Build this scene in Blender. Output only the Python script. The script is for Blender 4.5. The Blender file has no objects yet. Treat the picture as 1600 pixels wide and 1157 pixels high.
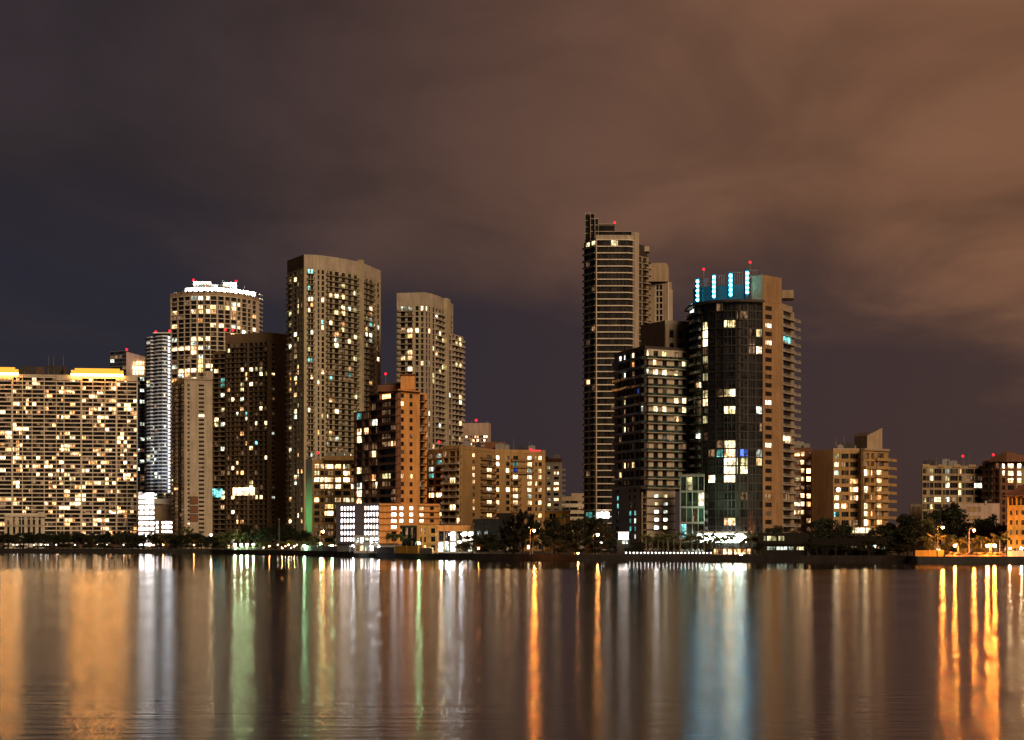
import bpy, math, random
from math import radians as RAD, sin, cos, pi
from mathutils import Vector

# ------------------------------------------------------------------ camera, sky, light, exposure
SC = bpy.context.scene
COL = SC.collection
FPX, CXP, HORY, CAMH = 3200.0, 800.0, 843.0, 8.0      # focal length in photo pixels, centre, horizon row, eye height

cam = bpy.data.cameras.new('camera')
cam.sensor_width = 36.0
cam.lens = 72.0
cam.shift_y = (HORY - 578.5) / 1600.0
cam.clip_start = 1.0
cam.clip_end = 20000.0
camo = bpy.data.objects.new('camera', cam)
camo.location = (0, 0, CAMH)
camo.rotation_euler = (RAD(90), 0, 0)
COL.objects.link(camo)
SC.camera = camo

SUN_EL, SUN_AZ = 26.0, 25.0                            # moon/city glow from behind the viewer, to the right
sun = bpy.data.lights.new('moon_glow', 'SUN')
sun.energy = 2.3
sun.angle = RAD(24)
sun.color = (1.0, 0.70, 0.43)
suno = bpy.data.objects.new('moon_glow', sun)
sdir = Vector((sin(RAD(SUN_AZ)) * cos(RAD(SUN_EL)), -cos(RAD(SUN_AZ)) * cos(RAD(SUN_EL)), sin(RAD(SUN_EL))))
suno.rotation_euler = sdir.to_track_quat('Z', 'Y').to_euler()
suno.location = (300, -300, 400)
COL.objects.link(suno)

SC.view_settings.view_transform = 'Standard'
SC.view_settings.look = 'None'
SC.view_settings.exposure = 0.0
SC.view_settings.gamma = 1.0
SC.view_settings.use_curve_mapping = False
SC.cycles.use_denoising = True
SC.cycles.max_bounces = 5
SC.cycles.diffuse_bounces = 2
SC.cycles.glossy_bounces = 3
SC.cycles.transmission_bounces = 2
SC.cycles.sample_clamp_indirect = 4.0
SC.cycles.use_light_tree = True
SC.cycles.caustics_reflective = False
SC.cycles.caustics_refractive = False


class NT:
    """tiny node-tree helper"""
    def __init__(s, tree):
        s.t = tree
        tree.nodes.clear()
    def n(s, kind, **kw):
        nd = s.t.nodes.new(kind)
        for k, v in kw.items():
            setattr(nd, k, v)
        return nd
    def put(s, sock, v):
        if isinstance(v, bpy.types.NodeSocket):
            s.t.links.new(v, sock)
        else:
            sock.default_value = v
    def math(s, op, a, b=0.0, c=0.0, clamp=False):
        nd = s.n('ShaderNodeMath', operation=op, use_clamp=clamp)
        for i, v in enumerate((a, b, c)):
            s.put(nd.inputs[i], v)
        return nd.outputs[0]
    def vmath(s, op, a, b=(0, 0, 0)):
        nd = s.n('ShaderNodeVectorMath', operation=op)
        s.put(nd.inputs[0], a)
        s.put(nd.inputs[1], b)
        return nd.outputs['Value'] if op in ('DOT_PRODUCT', 'LENGTH') else nd.outputs[0]
    def mix(s, f, a, b, mode='MIX'):
        nd = s.n('ShaderNodeMix', data_type='RGBA', blend_type=mode)
        s.put(nd.inputs[0], f)
        s.put(nd.inputs[6], a)
        s.put(nd.inputs[7], b)
        return nd.outputs[2]
    def noise(s, vec, scale, detail=2.0, rough=0.5, dist=0.0):
        nd = s.n('ShaderNodeTexNoise')
        s.put(nd.inputs['Vector'], vec)
        nd.inputs['Scale'].default_value = scale
        nd.inputs['Detail'].default_value = detail
        nd.inputs['Roughness'].default_value = rough
        nd.inputs['Distortion'].default_value = dist
        return nd.outputs['Fac']
    def rng(s, v, a, b, c=0.0, d=1.0, smooth=True):
        nd = s.n('ShaderNodeMapRange', interpolation_type='SMOOTHSTEP' if smooth else 'LINEAR')
        s.put(nd.inputs[0], v)
        for i, q in enumerate((a, b, c, d)):
            nd.inputs[i + 1].default_value = q
        return nd.outputs[0]


# night sky: moonlit Nishita base under a cloud deck that carries the glow of the city
W = bpy.data.worlds.new('World')
SC.world = W
W.use_nodes = True
w = NT(W.node_tree)
sky = w.n('ShaderNodeTexSky', sky_type='NISHITA', sun_disc=False)
sky.sun_elevation = RAD(SUN_EL)
sky.sun_rotation = RAD(180 - SUN_AZ)
skyc = w.mix(1.0, sky.outputs[0], (0.00105, 0.00105, 0.00105, 1), 'MULTIPLY')
D = w.vmath('NORMALIZE', w.n('ShaderNodeTexCoord').outputs['Generated'])
sx = w.n('ShaderNodeSeparateXYZ')
w.put(sx.inputs[0], D)
ez = w.math('ABSOLUTE', sx.outputs[2])
# cloud-deck coordinates: direction projected on a flat layer, softened at the horizon
den = w.math('ADD', ez, 0.10)
cp = w.n('ShaderNodeCombineXYZ')
w.put(cp.inputs[0], w.math('DIVIDE', sx.outputs[0], den))
w.put(cp.inputs[1], w.math('MULTIPLY', w.math('DIVIDE', sx.outputs[1], den), 0.55))
n1 = w.noise(cp.outputs[0], 0.85, 4.0, 0.52, 0.35)
n2 = w.noise(w.vmath('ADD', cp.outputs[0], (7.3, 1.9, 0.4)), 2.1, 5.0, 0.55, 0.5)
# glow rises towards the right (the city centre) and with height
az = w.math('ARCTAN2', sx.outputs[0], sx.outputs[1])
side = w.rng(az, -0.22, 0.36)
side = w.math('MULTIPLY', side, w.rng(az, 1.2, 2.9, 1.0, 0.45))
hgt = w.math('ADD', ez, w.math('MULTIPLY', w.math('SUBTRACT', n1, 0.5), 0.16))
hgt = w.math('ADD', hgt, w.math('MULTIPLY', w.math('SUBTRACT', n2, 0.5), 0.06))
hgt = w.math('ADD', hgt, w.math('MULTIPLY', side, 0.035))
deck = w.rng(hgt, 0.100, 0.178)
clear_c = w.mix(side, (0.0175, 0.0145, 0.0240, 1), (0.0560, 0.0285, 0.0245, 1))
cloud_c = w.mix(side, (0.0315, 0.0212, 0.0232, 1), (0.2300, 0.1030, 0.0510, 1))
shade = w.math('MULTIPLY', w.rng(n2, 0.26, 0.74, 0.74, 1.20), w.rng(n1, 0.26, 0.74, 0.80, 1.17))
cloud_c = w.mix(1.0, cloud_c, shade, 'MULTIPLY')
skyout = w.mix(1.0, w.mix(deck, clear_c, cloud_c), skyc, 'ADD')
bg = w.n('ShaderNodeBackground')
w.put(bg.inputs[0], skyout)
bg.inputs[1].default_value = 1.0
wo = w.n('ShaderNodeOutputWorld')
w.t.links.new(bg.outputs[0], wo.inputs[0])


# ------------------------------------------------------------------ geometry helpers
def P(px, d):
    return ((px - CXP) * d / FPX, d)

def Z(py, d):
    return CAMH - (py - HORY) * d / FPX

def PXY(x, y, z):
    return CXP + x * FPX / y, HORY - (z - CAMH) * FPX / y

GZ = 2.2                                                # ground level above the water


class MB:
    def __init__(s):
        s.v, s.f, s.m = [], [], []
    def quad(s, a, b, c, d, m=0):
        i = len(s.v)
        s.v += [a, b, c, d]
        s.f.append((i, i + 1, i + 2, i + 3))
        s.m.append(m)
    def tri(s, a, b, c, m=0):
        i = len(s.v)
        s.v += [a, b, c]
        s.f.append((i, i + 1, i + 2))
        s.m.append(m)
    def box(s, x0, x1, y0, y1, z0, z1, m=0):
        i = len(s.v)
        s.v += [(x0, y0, z0), (x1, y0, z0), (x1, y1, z0), (x0, y1, z0), (x0, y0, z1), (x1, y0, z1), (x1, y1, z1), (x0, y1, z1)]
        for q in ((0, 3, 2, 1), (4, 5, 6, 7), (0, 1, 5, 4), (1, 2, 6, 5), (2, 3, 7, 6), (3, 0, 4, 7)):
            s.f.append(tuple(i + k for k in q))
            s.m.append(m)
        return s
    def prism(s, poly, z0, z1, m=0):
        """poly in plan, any order; z1 may be a list of heights per corner"""
        n = len(poly)
        area = sum(poly[k][0] * poly[(k + 1) % n][1] - poly[(k + 1) % n][0] * poly[k][1] for k in range(n))
        zt = list(z1) if isinstance(z1, (list, tuple)) else [z1] * n
        if area < 0:
            poly = poly[::-1]
            zt = zt[::-1]
        i = len(s.v)
        s.v += [(p[0], p[1], z0) for p in poly] + [(p[0], p[1], zt[k]) for k, p in enumerate(poly)]
        s.f.append(tuple(i + k for k in range(n))[::-1])
        s.f.append(tuple(i + n + k for k in range(n)))
        s.m += [m, m]
        for k in range(n):
            k2 = (k + 1) % n
            s.f.append((i + k, i + k2, i + n + k2, i + n + k))
            s.m.append(m)
        return s
    def tube(s, pts, rads, seg=6, m=0, cap=True):
        rings = []
        for k, p in enumerate(pts):
            a = Vector(pts[max(k - 1, 0)])
            b = Vector(pts[min(k + 1, len(pts) - 1)])
            t = (b - a).normalized()
            u = t.cross(Vector((0.3, 1, 0.05)) if abs(t.z) > 0.8 else Vector((0, 0, 1))).normalized()
            v = t.cross(u)
            i = len(s.v)
            for q in range(seg):
                g = 2 * pi * q / seg
                w_ = Vector(p) + (u * cos(g) + v * sin(g)) * rads[k]
                s.v.append(tuple(w_))
            rings.append(i)
        for a, b in zip(rings, rings[1:]):
            for q in range(seg):
                q2 = (q + 1) % seg
                s.f.append((a + q, a + q2, b + q2, b + q))
                s.m.append(m)
        if cap:
            s.f.append(tuple(rings[-1] + q for q in range(seg)))
            s.f.append(tuple(rings[0] + q for q in range(seg))[::-1])
            s.m += [m, m]
        return s
    def ball(s, c, r, seg=8, rings=5, m=0, squash=1.0):
        i = len(s.v)
        for a in range(rings + 1):
            th = pi * a / rings
            for b in range(seg):
                ph = 2 * pi * b / seg
                s.v.append((c[0] + r * sin(th) * cos(ph), c[1] + r * sin(th) * sin(ph), c[2] + r * squash * cos(th)))
        for a in range(rings):
            for b in range(seg):
                b2 = (b + 1) % seg
                s.f.append((i + a * seg + b, i + (a + 1) * seg + b, i + (a + 1) * seg + b2, i + a * seg + b2))
                s.m.append(m)
        return s
    def mesh(s, name, mats):
        me = bpy.data.meshes.new(name)
        me.from_pydata(s.v, [], s.f)
        for q in (mats if isinstance(mats, (list, tuple)) else [mats]):
            me.materials.append(q)
        if any(s.m):
            me.polygons.foreach_set('material_index', s.m)
        me.update()
        return me


def link(name, me, parent=None, loc=(0, 0, 0), rz=0.0, kind=None):
    o = bpy.data.objects.new(name, me)
    o.location = loc
    if rz:
        o.rotation_euler = (0, 0, rz)
    if parent:
        o.parent = parent
    if kind:
        o['kind'] = kind
    COL.objects.link(o)
    return o

def tag(o, label, cat, group=None):
    o['label'] = label
    o['category'] = cat
    if group:
        o['group'] = group
    return o

def thing(name, label, cat, loc=(0, 0, 0), group=None, rz=0.0):
    o = bpy.data.objects.new(name, None)
    o.empty_display_size = 1.0
    o.location = loc
    o.rotation_euler = (0, 0, rz)
    COL.objects.link(o)
    return tag(o, label, cat, group)


# ------------------------------------------------------------------ materials
MATS = {}

def wallmat(name, rgb, rough=0.85, var=0.16, stain=0.25, scale=0.12):
    """painted concrete: blotchy tone, rain streaks below edges, fine grain"""
    m = bpy.data.materials.new(name)
    m.use_nodes = True
    t = NT(m.node_tree)
    pos = t.n('ShaderNodeNewGeometry').outputs['Position']
    a = t.noise(pos, scale, 4.0, 0.6)
    st = t.noise(t.vmath('MULTIPLY', pos, (1.1, 1.1, 0.07)), 0.9, 3.0, 0.6)
    g = t.noise(pos, 2.5, 3.0, 0.7)
    f = t.math('MULTIPLY', t.rng(a, 0.25, 0.75, 1 - var, 1 + var), t.rng(st, 0.35, 0.72, 1.0, 1 - stain))
    f = t.math('MULTIPLY', f, t.rng(g, 0.2, 0.8, 0.93, 1.07))
    c = t.mix(1.0, (*rgb, 1), f, 'MULTIPLY')
    b = t.n('ShaderNodeBsdfPrincipled')
    t.put(b.inputs['Base Color'], c)
    b.inputs['Roughness'].default_value = rough
    b.inputs['Specular IOR Level'].default_value = 0.3
    o = t.n('ShaderNodeOutputMaterial')
    t.t.links.new(b.outputs[0], o.inputs[0])
    MATS[name] = m
    return m

def glassmat(name, rgb, rough=0.12, metal=0.0):
    """dark window glass with slightly different panes"""
    m = bpy.data.materials.new(name)
    m.use_nodes = True
    t = NT(m.node_tree)
    pos = t.n('ShaderNodeNewGeometry').outputs['Position']
    wn = t.n('ShaderNodeTexWhiteNoise', noise_dimensions='3D')
    t.put(wn.inputs['Vector'], t.vmath('FLOOR', t.vmath('MULTIPLY', pos, (0.55, 0.2, 0.31))))
    f = t.rng(wn.outputs['Value'], 0.0, 1.0, 0.35, 2.0, smooth=False)
    b = t.n('ShaderNodeBsdfPrincipled')
    t.put(b.inputs['Base Color'], t.mix(1.0, (*rgb, 1), f, 'MULTIPLY'))
    b.inputs['Roughness'].default_value = rough
    b.inputs['Metallic'].default_value = metal
    o = t.n('ShaderNodeOutputMaterial')
    t.t.links.new(b.outputs[0], o.inputs[0])
    MATS[name] = m
    return m

def litmat(name, rgb, strength, vary=0.75, curtain=0.5):
    """a lit room behind a pane: uneven lamps, curtains, dark furniture low down"""
    m = bpy.data.materials.new(name)
    m.use_nodes = True
    t = NT(m.node_tree)
    pos = t.n('ShaderNodeNewGeometry').outputs['Position']
    wn = t.n('ShaderNodeTexWhiteNoise', noise_dimensions='3D')
    t.put(wn.inputs['Vector'], t.vmath('FLOOR', t.vmath('MULTIPLY', pos, (0.23, 0.05, 0.3))))
    v = wn.outputs['Value']
    room = t.math('ADD', 1.0 - vary, t.math('MULTIPLY', t.math('MULTIPLY', v, v), 3.0 * vary))
    cur = t.noise(t.vmath('MULTIPLY', pos, (0.75, 0.75, 0.10)), 1.0, 2.0, 0.7)
    fur = t.noise(t.vmath('MULTIPLY', pos, (1.0, 1.0, 1.3)), 0.6, 2.0, 0.6)
    f = t.math('MULTIPLY', room, t.rng(cur, 0.42, 0.55, 1.0 - curtain * 1.5, 1.0 + curtain * 0.5))
    f = t.math('MULTIPLY', f, t.rng(fur, 0.36, 0.54, 0.35, 1.15))
    hue = t.mix(t.rng(wn.outputs['Color'], 0.2, 0.9, 0.0, 0.5), (*rgb, 1), (1.0, 0.55, 0.25, 1) if rgb[0] > 0.9 else (*rgb, 1))
    b = t.n('ShaderNodeEmission')
    t.put(b.inputs[0], hue)
    t.put(b.inputs[1], t.math('MULTIPLY', f, strength))
    o = t.n('ShaderNodeOutputMaterial')
    t.t.links.new(b.outputs[0], o.inputs[0])
    MATS[name] = m
    return m

def glowmat(name, rgb, strength):
    m = bpy.data.materials.new(name)
    m.use_nodes = True
    t = NT(m.node_tree)
    b = t.n('ShaderNodeEmission')
    b.inputs[0].default_value = (*rgb, 1)
    b.inputs[1].default_value = strength
    o = t.n('ShaderNodeOutputMaterial')
    t.t.links.new(b.outputs[0], o.inputs[0])
    MATS[name] = m
    return m

def leafmat(name, rgb):
    m = bpy.data.materials.new(name)
    m.use_nodes = True
    t = NT(m.node_tree)
    pos = t.n('ShaderNodeNewGeometry').outputs['Position']
    a = t.noise(pos, 0.5, 3.0, 0.6)
    r = t.n('ShaderNodeObjectInfo').outputs['Random']
    f = t.math('MULTIPLY', t.rng(a, 0.25, 0.75, 0.55, 1.5), t.rng(r, 0, 1, 0.75, 1.25))
    b = t.n('ShaderNodeBsdfPrincipled')
    t.put(b.inputs['Base Color'], t.mix(1.0, (*rgb, 1), f, 'MULTIPLY'))
    b.inputs['Roughness'].default_value = 0.6
    b.inputs['Specular IOR Level'].default_value = 0.25
    o = t.n('ShaderNodeOutputMaterial')
    t.t.links.new(b.outputs[0], o.inputs[0])
    MATS[name] = m
    return m

ivory = wallmat('ivory paint', (0.66, 0.57, 0.45), var=0.1, stain=0.15)
beige = wallmat('beige concrete', (0.42, 0.35, 0.27))
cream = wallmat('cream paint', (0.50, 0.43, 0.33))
tan = wallmat('tan stucco', (0.36, 0.27, 0.18))
olive = wallmat('ochre stucco', (0.40, 0.245, 0.10))
spine = wallmat('terracotta stucco', (0.33, 0.195, 0.095))
sand = wallmat('sand paint', (0.36, 0.265, 0.155))
lilac = wallmat('lilac grey paint', (0.22, 0.20, 0.22))
brown = wallmat('brown paint', (0.10, 0.065, 0.045))
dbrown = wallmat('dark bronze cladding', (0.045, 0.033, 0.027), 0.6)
orange = wallmat('orange stucco', (0.66, 0.315, 0.10))  # orange paint with sodium lamplight put into the same colour
rust = wallmat('rust brown stucco', (0.19, 0.085, 0.045))
white = wallmat('white paint', (0.72, 0.70, 0.66), var=0.08, stain=0.15)
grey = wallmat('grey concrete', (0.24, 0.23, 0.22))
dgrey = wallmat('dark plant housing', (0.05, 0.045, 0.042))
yellow = wallmat('yellow stucco', (0.66, 0.36, 0.06))
pink = wallmat('pinkish precast', (0.46, 0.33, 0.26))
tealw = wallmat('teal painted screen', (0.016, 0.085, 0.11))
stone = wallmat('pale olive stone', (0.43, 0.365, 0.25))
umber = wallmat('umber paint', (0.18, 0.12, 0.07))
redtile = wallmat('red clay tile', (0.16, 0.055, 0.03))
railm = wallmat('dark railing', (0.055, 0.048, 0.042), 0.5)
railg = glassmat('green balcony glass', (0.024, 0.038, 0.035), 0.1)
frame = wallmat('window frame', (0.055, 0.048, 0.042), 0.5)
black = wallmat('black bronze', (0.020, 0.015, 0.012), 0.5)
framew = wallmat('pale window frame', (0.40, 0.36, 0.30), 0.5)
glass = glassmat('dark glass', (0.012, 0.011, 0.011), 0.14)
glassb = glassmat('blue glass', (0.018, 0.028, 0.045), 0.10)
glassg = glassmat('green glass', (0.020, 0.032, 0.026), 0.12)
steel = wallmat('galvanised steel', (0.22, 0.21, 0.2), 0.45)

L = {
    'w': litmat('room warm', (1.0, 0.60, 0.28), 4.6),
    'a': litmat('room amber', (1.0, 0.42, 0.13), 3.2),
    'b': litmat('room bright', (1.0, 0.78, 0.46), 4.2, 0.45, 0.4),
    'c': litmat('room cool', (0.86, 0.95, 0.76), 2.0),
    'y': litmat('room yellow green', (0.95, 0.86, 0.40), 1.9),
    't': litmat('room teal', (0.22, 0.80, 0.74), 1.2),
    'u': litmat('room blue', (0.08, 0.16, 0.85), 1.1),
    'd': litmat('room dim', (1.0, 0.55, 0.28), 0.16),
    'g': litmat('room dim green', (0.45, 0.60, 0.36), 0.10),
    'W': litmat('floodlit white', (0.94, 0.95, 1.0), 9.0, 0.2, 0.15),
}
g_gold = glowmat('gold canopy glow', (1.0, 0.43, 0.045), 1.5)
g_gold2 = glowmat('gold crown tubes', (1.0, 0.38, 0.07), 85.0)
g_red = glowmat('red beacon', (1.0, 0.010, 0.022), 4.5)
g_sod = glowmat('sodium lamp', (1.0, 0.26, 0.038), 1500.0)
g_sodw = glowmat('warm white lamp', (1.0, 0.68, 0.34), 500.0)
g_grn = glowmat('mercury lamp', (0.45, 1.0, 0.50), 300.0)
g_prk = glowmat('park lamp', (0.62, 1.0, 0.46), 420.0)
g_wht = glowmat('white lamp', (0.88, 0.96, 1.0), 230.0)
g_sml = glowmat('small white lamp', (1.0, 0.93, 0.85), 16.0)
g_smo = glowmat('small orange lamp', (1.0, 0.36, 0.08), 260.0)
g_cyan = glowmat('cyan crown bulb', (0.08, 0.66, 1.0), 38.0)
g_bar = glowmat('cyan light bar', (0.04, 0.55, 0.90), 6.0)
g_cyl = glowmat('cyan crown strip', (0.05, 0.55, 0.85), 4.0)
g_lob = glowmat('lobby ceiling light', (0.82, 1.0, 0.84), 30.0)
g_flood = glowmat('floodlit deck light', (0.95, 0.97, 1.0), 16.0)
g_strip = glowmat('white facade strip light', (0.78, 0.88, 1.0), 4.5)

# ------------------------------------------------------------------ facade engine
class Path:
    """wall line in plan, from left to right as the water sees it"""
    def __init__(s, pts):
        s.p = [Vector((a, b)) for a, b in pts]
        s.n = []
        for k in range(len(s.p)):
            d = Vector((0, 0))
            if k > 0:
                d += (s.p[k] - s.p[k - 1]).normalized()
            if k < len(s.p) - 1:
                d += (s.p[k + 1] - s.p[k]).normalized()
            d.normalize()
            s.n.append(Vector((d.y, -d.x)))
        s.c = [0.0]
        for a, b in zip(s.p, s.p[1:]):
            s.c.append(s.c[-1] + (b - a).length)
        s.L = s.c[-1]
    def at(s, t):
        t = min(max(t, 0.0), s.L)
        for k in range(len(s.p) - 1):
            if t <= s.c[k + 1] + 1e-6:
                f = (t - s.c[k]) / (s.c[k + 1] - s.c[k])
                p = s.p[k].lerp(s.p[k + 1], f)
                if len(s.p) == 2:
                    return p, s.n[0]
                return p, s.n[k].lerp(s.n[k + 1], f).normalized()
        return s.p[-1], s.n[-1]
    def s_of(s, px):
        a, b = 0.0, s.L
        for _ in range(40):
            m = (a + b) / 2
            p, _n = s.at(m)
            if CXP + p.x * FPX / p.y < px:
                a = m
            else:
                b = m
        return (a + b) / 2
    def samples(s, s0, s1):
        return [s0] + [c for c in s.c if s0 + 1e-3 < c < s1 - 1e-3] + [s1]
    def off(s, t, o):
        p, n = s.at(t)
        return p + n * o

def strip(mb, path, s0, s1, o0, o1, z0, z1, m=0):
    """solid bar that follows the wall line between s0 and s1, from o0 to o1 outwards"""
    ss = path.samples(s0, s1)
    i = len(mb.v)
    for t in ss:
        a, b = path.off(t, o0), path.off(t, o1)
        mb.v += [(a.x, a.y, z0), (b.x, b.y, z0), (b.x, b.y, z1), (a.x, a.y, z1)]
    for k in range(len(ss) - 1):
        j = i + 4 * k
        for q in range(4):
            q2 = (q + 1) % 4
            mb.f.append((j + q, j + 4 + q, j + 4 + q2, j + q2))
            mb.m.append(m)
    e = i + 4 * (len(ss) - 1)
    mb.f.append((i, i + 1, i + 2, i + 3))
    mb.f.append((e + 3, e + 2, e + 1, e))
    mb.m += [m, m]
    return mb

def make_window(n, fr):
    mb = MB()
    mb.quad((-0.5, 0, 0), (0.5, 0, 0), (0.5, 0, 1), (-0.5, 0, 1), 0)
    for k in range(1, n):
        x = -0.5 + k / n
        mb.quad((x - 0.022, -0.04, 0), (x + 0.022, -0.04, 0), (x + 0.022, -0.04, 1), (x - 0.022, -0.04, 1), 1)
    for (x0, x1, z0, z1) in ((-0.5, 0.5, 0, 0.035), (-0.5, 0.5, 0.965, 1), (-0.5, -0.47, 0.036, 0.964), (0.47, 0.5, 0.036, 0.964)):
        mb.quad((x0, -0.05, z0), (x1, -0.05, z0), (x1, -0.05, z1), (x0, -0.05, z1), 1)
    return mb.mesh('window_%d' % n, [glass, fr])

WIN = {(n, k): make_window(n, f) for n in (1, 2, 3, 4) for k, f in (('d', frame), ('p', framew))}


class Tower:
    def __init__(s, name, label, seed, cat='building', base=GZ, cap=300):
        s.rnd = random.Random(seed)
        s.wins = []
        s.base = base
        s.cap = cap
        s.name, s.label, s.cat = name, label, cat
        s.root = thing(name, label, cat)
    def part(s, name, mb, mats, loc=(0, 0, 0), kind=None, parent=None):
        return link(name, mb.mesh(name, mats), parent or s.root, loc, kind=kind)
    def core(s, fronts, depth, z1, m, recess=0.5, z0=None, back=None, name='wall'):
        """solid body behind one or several joined facades"""
        pts = []
        for p in fronts:
            for k in range(len(p.p)):
                q = p.p[k] - p.n[k] * (recess + 0.12)
                if pts and (Vector(pts[-1]) - q).length < 0.4:
                    continue
                pts.append((q.x, q.y))
        a, b = pts[0], pts[-1]
        if back is None:
            back = [(b[0] * (b[1] + depth) / b[1], b[1] + depth), (a[0] * (a[1] + depth) / a[1], a[1] + depth)]
        return s.part(name, MB().prism(pts + back, s.base if z0 is None else z0, z1), m)
    def facade(s, path, z0, nf, fh, cols, wall, band=None, lo=0.35, up=0.55, recess=0.5, out=0.06, sub=2, fr='d',
               g=None, p_lit=0.0, pal='wwb', p_dim=0.08, win=True, cols_s=False, topband=True, pier_out=0.0, run=0.0, split=1):
        """floor bands, piers between window columns, and one window per column and floor"""
        band = band or wall
        H = nf * fh
        cs = []
        for c in cols:
            a, b = (c[0], c[1]) if cols_s else (path.s_of(c[0]), path.s_of(c[1]))
            cs.append((max(a, 0.0), min(b, path.L)))
        # piers
        edges = [0.0] + [q for c in cs for q in c] + [path.L]
        for a, b in zip(edges[0::2], edges[1::2]):
            if b - a > 0.05:
                s.part('pier', strip(MB(), path, a, b, -recess - 0.05, pier_out, z0, z0 + H), wall)
        # bands: one mesh, one object for each floor
        if lo + up > 0:
            me = strip(MB(), path, 0, path.L, -recess - 0.05, out, -lo, up).mesh('floor_band', band)
            for k in range(nf + (1 if topband else 0)):
                link('floor_band', me, s.root, (0, 0, z0 + k * fh))
        if not win:
            return
        hw = fh - lo - up
        for k in range(nf):
            prev = False
            for ci, (a, b) in enumerate(cs):
                for q in range(split):
                    a2, b2 = a + (b - a) * q / split, a + (b - a) * (q + 1) / split
                    m = (a2 + b2) / 2
                    p = path.off(m, -recess + 0.02)
                    _, n = path.at(m)
                    r = s.rnd.random()
                    kind = None
                    if r < p_lit * (1 + (run if prev else 0)):
                        kind = s.rnd.choice(pal)
                    elif r > 1 - p_dim:
                        kind = 'd'
                    prev = kind is not None and kind != 'd'
                    s.wins.append([p.x, p.y, z0 + k * fh + up, b2 - a2, hw, math.atan2(n.x, -n.y), kind, g or glass, sub, fr])
    def window(s, path, pxa, pxb, z0, z1, kind=None, recess=0.5, sub=2, fr='d', g=None, o=None):
        a, b = path.s_of(pxa), path.s_of(pxb)
        p = path.off((a + b) / 2, -recess + 0.02 if o is None else o)
        _, n = path.at((a + b) / 2)
        s.wins.append([p.x, p.y, z0, b - a, z1 - z0, math.atan2(n.x, -n.y), kind, g or glass, sub, fr])
    def lit(s, lst, reach=9.0):
        for e in lst:
            px, py, kind = e[0], e[1], e[2]
            best, bd = None, reach * reach
            for wd in s.wins:
                u, v = PXY(wd[0], wd[1], wd[2] + wd[4] / 2)
                d = (u - px) ** 2 + (v - py) ** 2
                if d < bd:
                    best, bd = wd, d
            if best:
                best[6] = kind
    def balconies(s, path, pxa, pxb, z0, nf, fh, depth=1.4, slab=None, rail=None, style='solid', skip=(), step=1, rh=1.05, first=0):
        a, b = path.s_of(pxa), path.s_of(pxb)
        mb = strip(MB(), path, a, b, 0.09, depth, -0.13, 0.13, 0)
        if style in ('solid', 'glass'):
            strip(mb, path, a, b, depth - 0.10, depth + 0.01, 0.14, rh, 1)
        else:
            strip(mb, path, a, b, depth - 0.09, depth - 0.01, rh - 0.09, rh, 1)
            strip(mb, path, a, b, depth - 0.07, depth - 0.03, 0.30, 0.38, 1)
            n = max(2, int((b - a) / 0.8))
            for k in range(n + 1):
                t = a + (b - a - 0.12) * k / n
                strip(mb, path, t, t + 0.10, depth - 0.08, depth - 0.02, 0.14, rh - 0.1, 1)
        for t in (a, b - 0.1):
            strip(mb, path, t, t + 0.1, 0.1, depth - 0.11, 0.14, rh - 0.01, 1)
        me = mb.mesh('balcony', [slab or beige, rail or railm])
        for k in range(first, nf, step):
            if k not in skip:
                link('balcony', me, s.root, (0, 0, z0 + k * fh + 0.02))
    def parapet(s, path, z0, z1, m, o0=-0.6, o1=0.12, name='parapet'):
        return s.part(name, strip(MB(), path, 0, path.L, o0, o1, z0, z1), m)
    def beacon(s, px, py, d, h=2.0):
        x, y = P(px, d)
        z = Z(py, d)
        o = s.part('beacon_mast', MB().tube([(0, 0, -h), (0, 0, -0.3)], [0.14, 0.1], 5), steel, (x, y, z))
        s.part('beacon', MB().ball((0, 0, 0), 0.00058 * d, 8, 5), g_red, (0, 0, 0), parent=o)
    def block(s, name, px0, px1, d, py0, py1, depth, m, d1=None, z0=None):
        """box-like rooftop or side volume between two image columns at a given distance"""
        d1 = d1 or d
        a, b = P(px0, d), P(px1, d1)
        c, e = P(px1, d1 + depth), P(px0, d + depth)
        return s.part(name, MB().prism([a, b, c, e], Z(py1, d) if z0 is None else z0, Z(py0, d)), m)
    def done(s):
        """place the windows: the lit and the largest as single parts, any beyond the cap joined"""
        ws = s.wins
        ws.sort(key=lambda q: (q[6] is None or q[6] == 'd', s.rnd.random()))
        for q in ws[:s.cap]:
            o = bpy.data.objects.new('window', WIN[(q[8], q[9])])
            o.location = (q[0], q[1], q[2])
            o.rotation_euler = (0, 0, q[5])
            o.scale = (q[3], 1, q[4])
            o.parent = s.root
            o.material_slots[0].link = 'OBJECT'
            o.material_slots[0].material = L[q[6]] if q[6] else q[7]
            COL.objects.link(o)
        rest = ws[s.cap:]
        if rest:
            mats, idx, mb = [], {}, MB()
            for q in rest:
                mt = L[q[6]] if q[6] else q[7]
                if mt.name not in idx:
                    idx[mt.name] = len(mats)
                    mats.append(mt)
                c, sn = cos(q[5]) * q[3] / 2, sin(q[5]) * q[3] / 2
                mb.quad((q[0] - c, q[1] - sn, q[2]), (q[0] + c, q[1] + sn, q[2]), (q[0] + c, q[1] + sn, q[2] + q[4]), (q[0] - c, q[1] - sn, q[2] + q[4]), idx[mt.name])
            s.part('window_field', mb, mats, kind='stuff')

def cols_even(px0, px1, n, frac):
    """n window columns between two image columns, each frac of its bay"""
    wd = (px1 - px0) / n
    return [(px0 + wd * (k + 0.5 - frac / 2), px0 + wd * (k + 0.5 + frac / 2)) for k in range(n)]

def floors(z0, ztop, fh):
    return int(round((ztop - z0) / fh))


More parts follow.
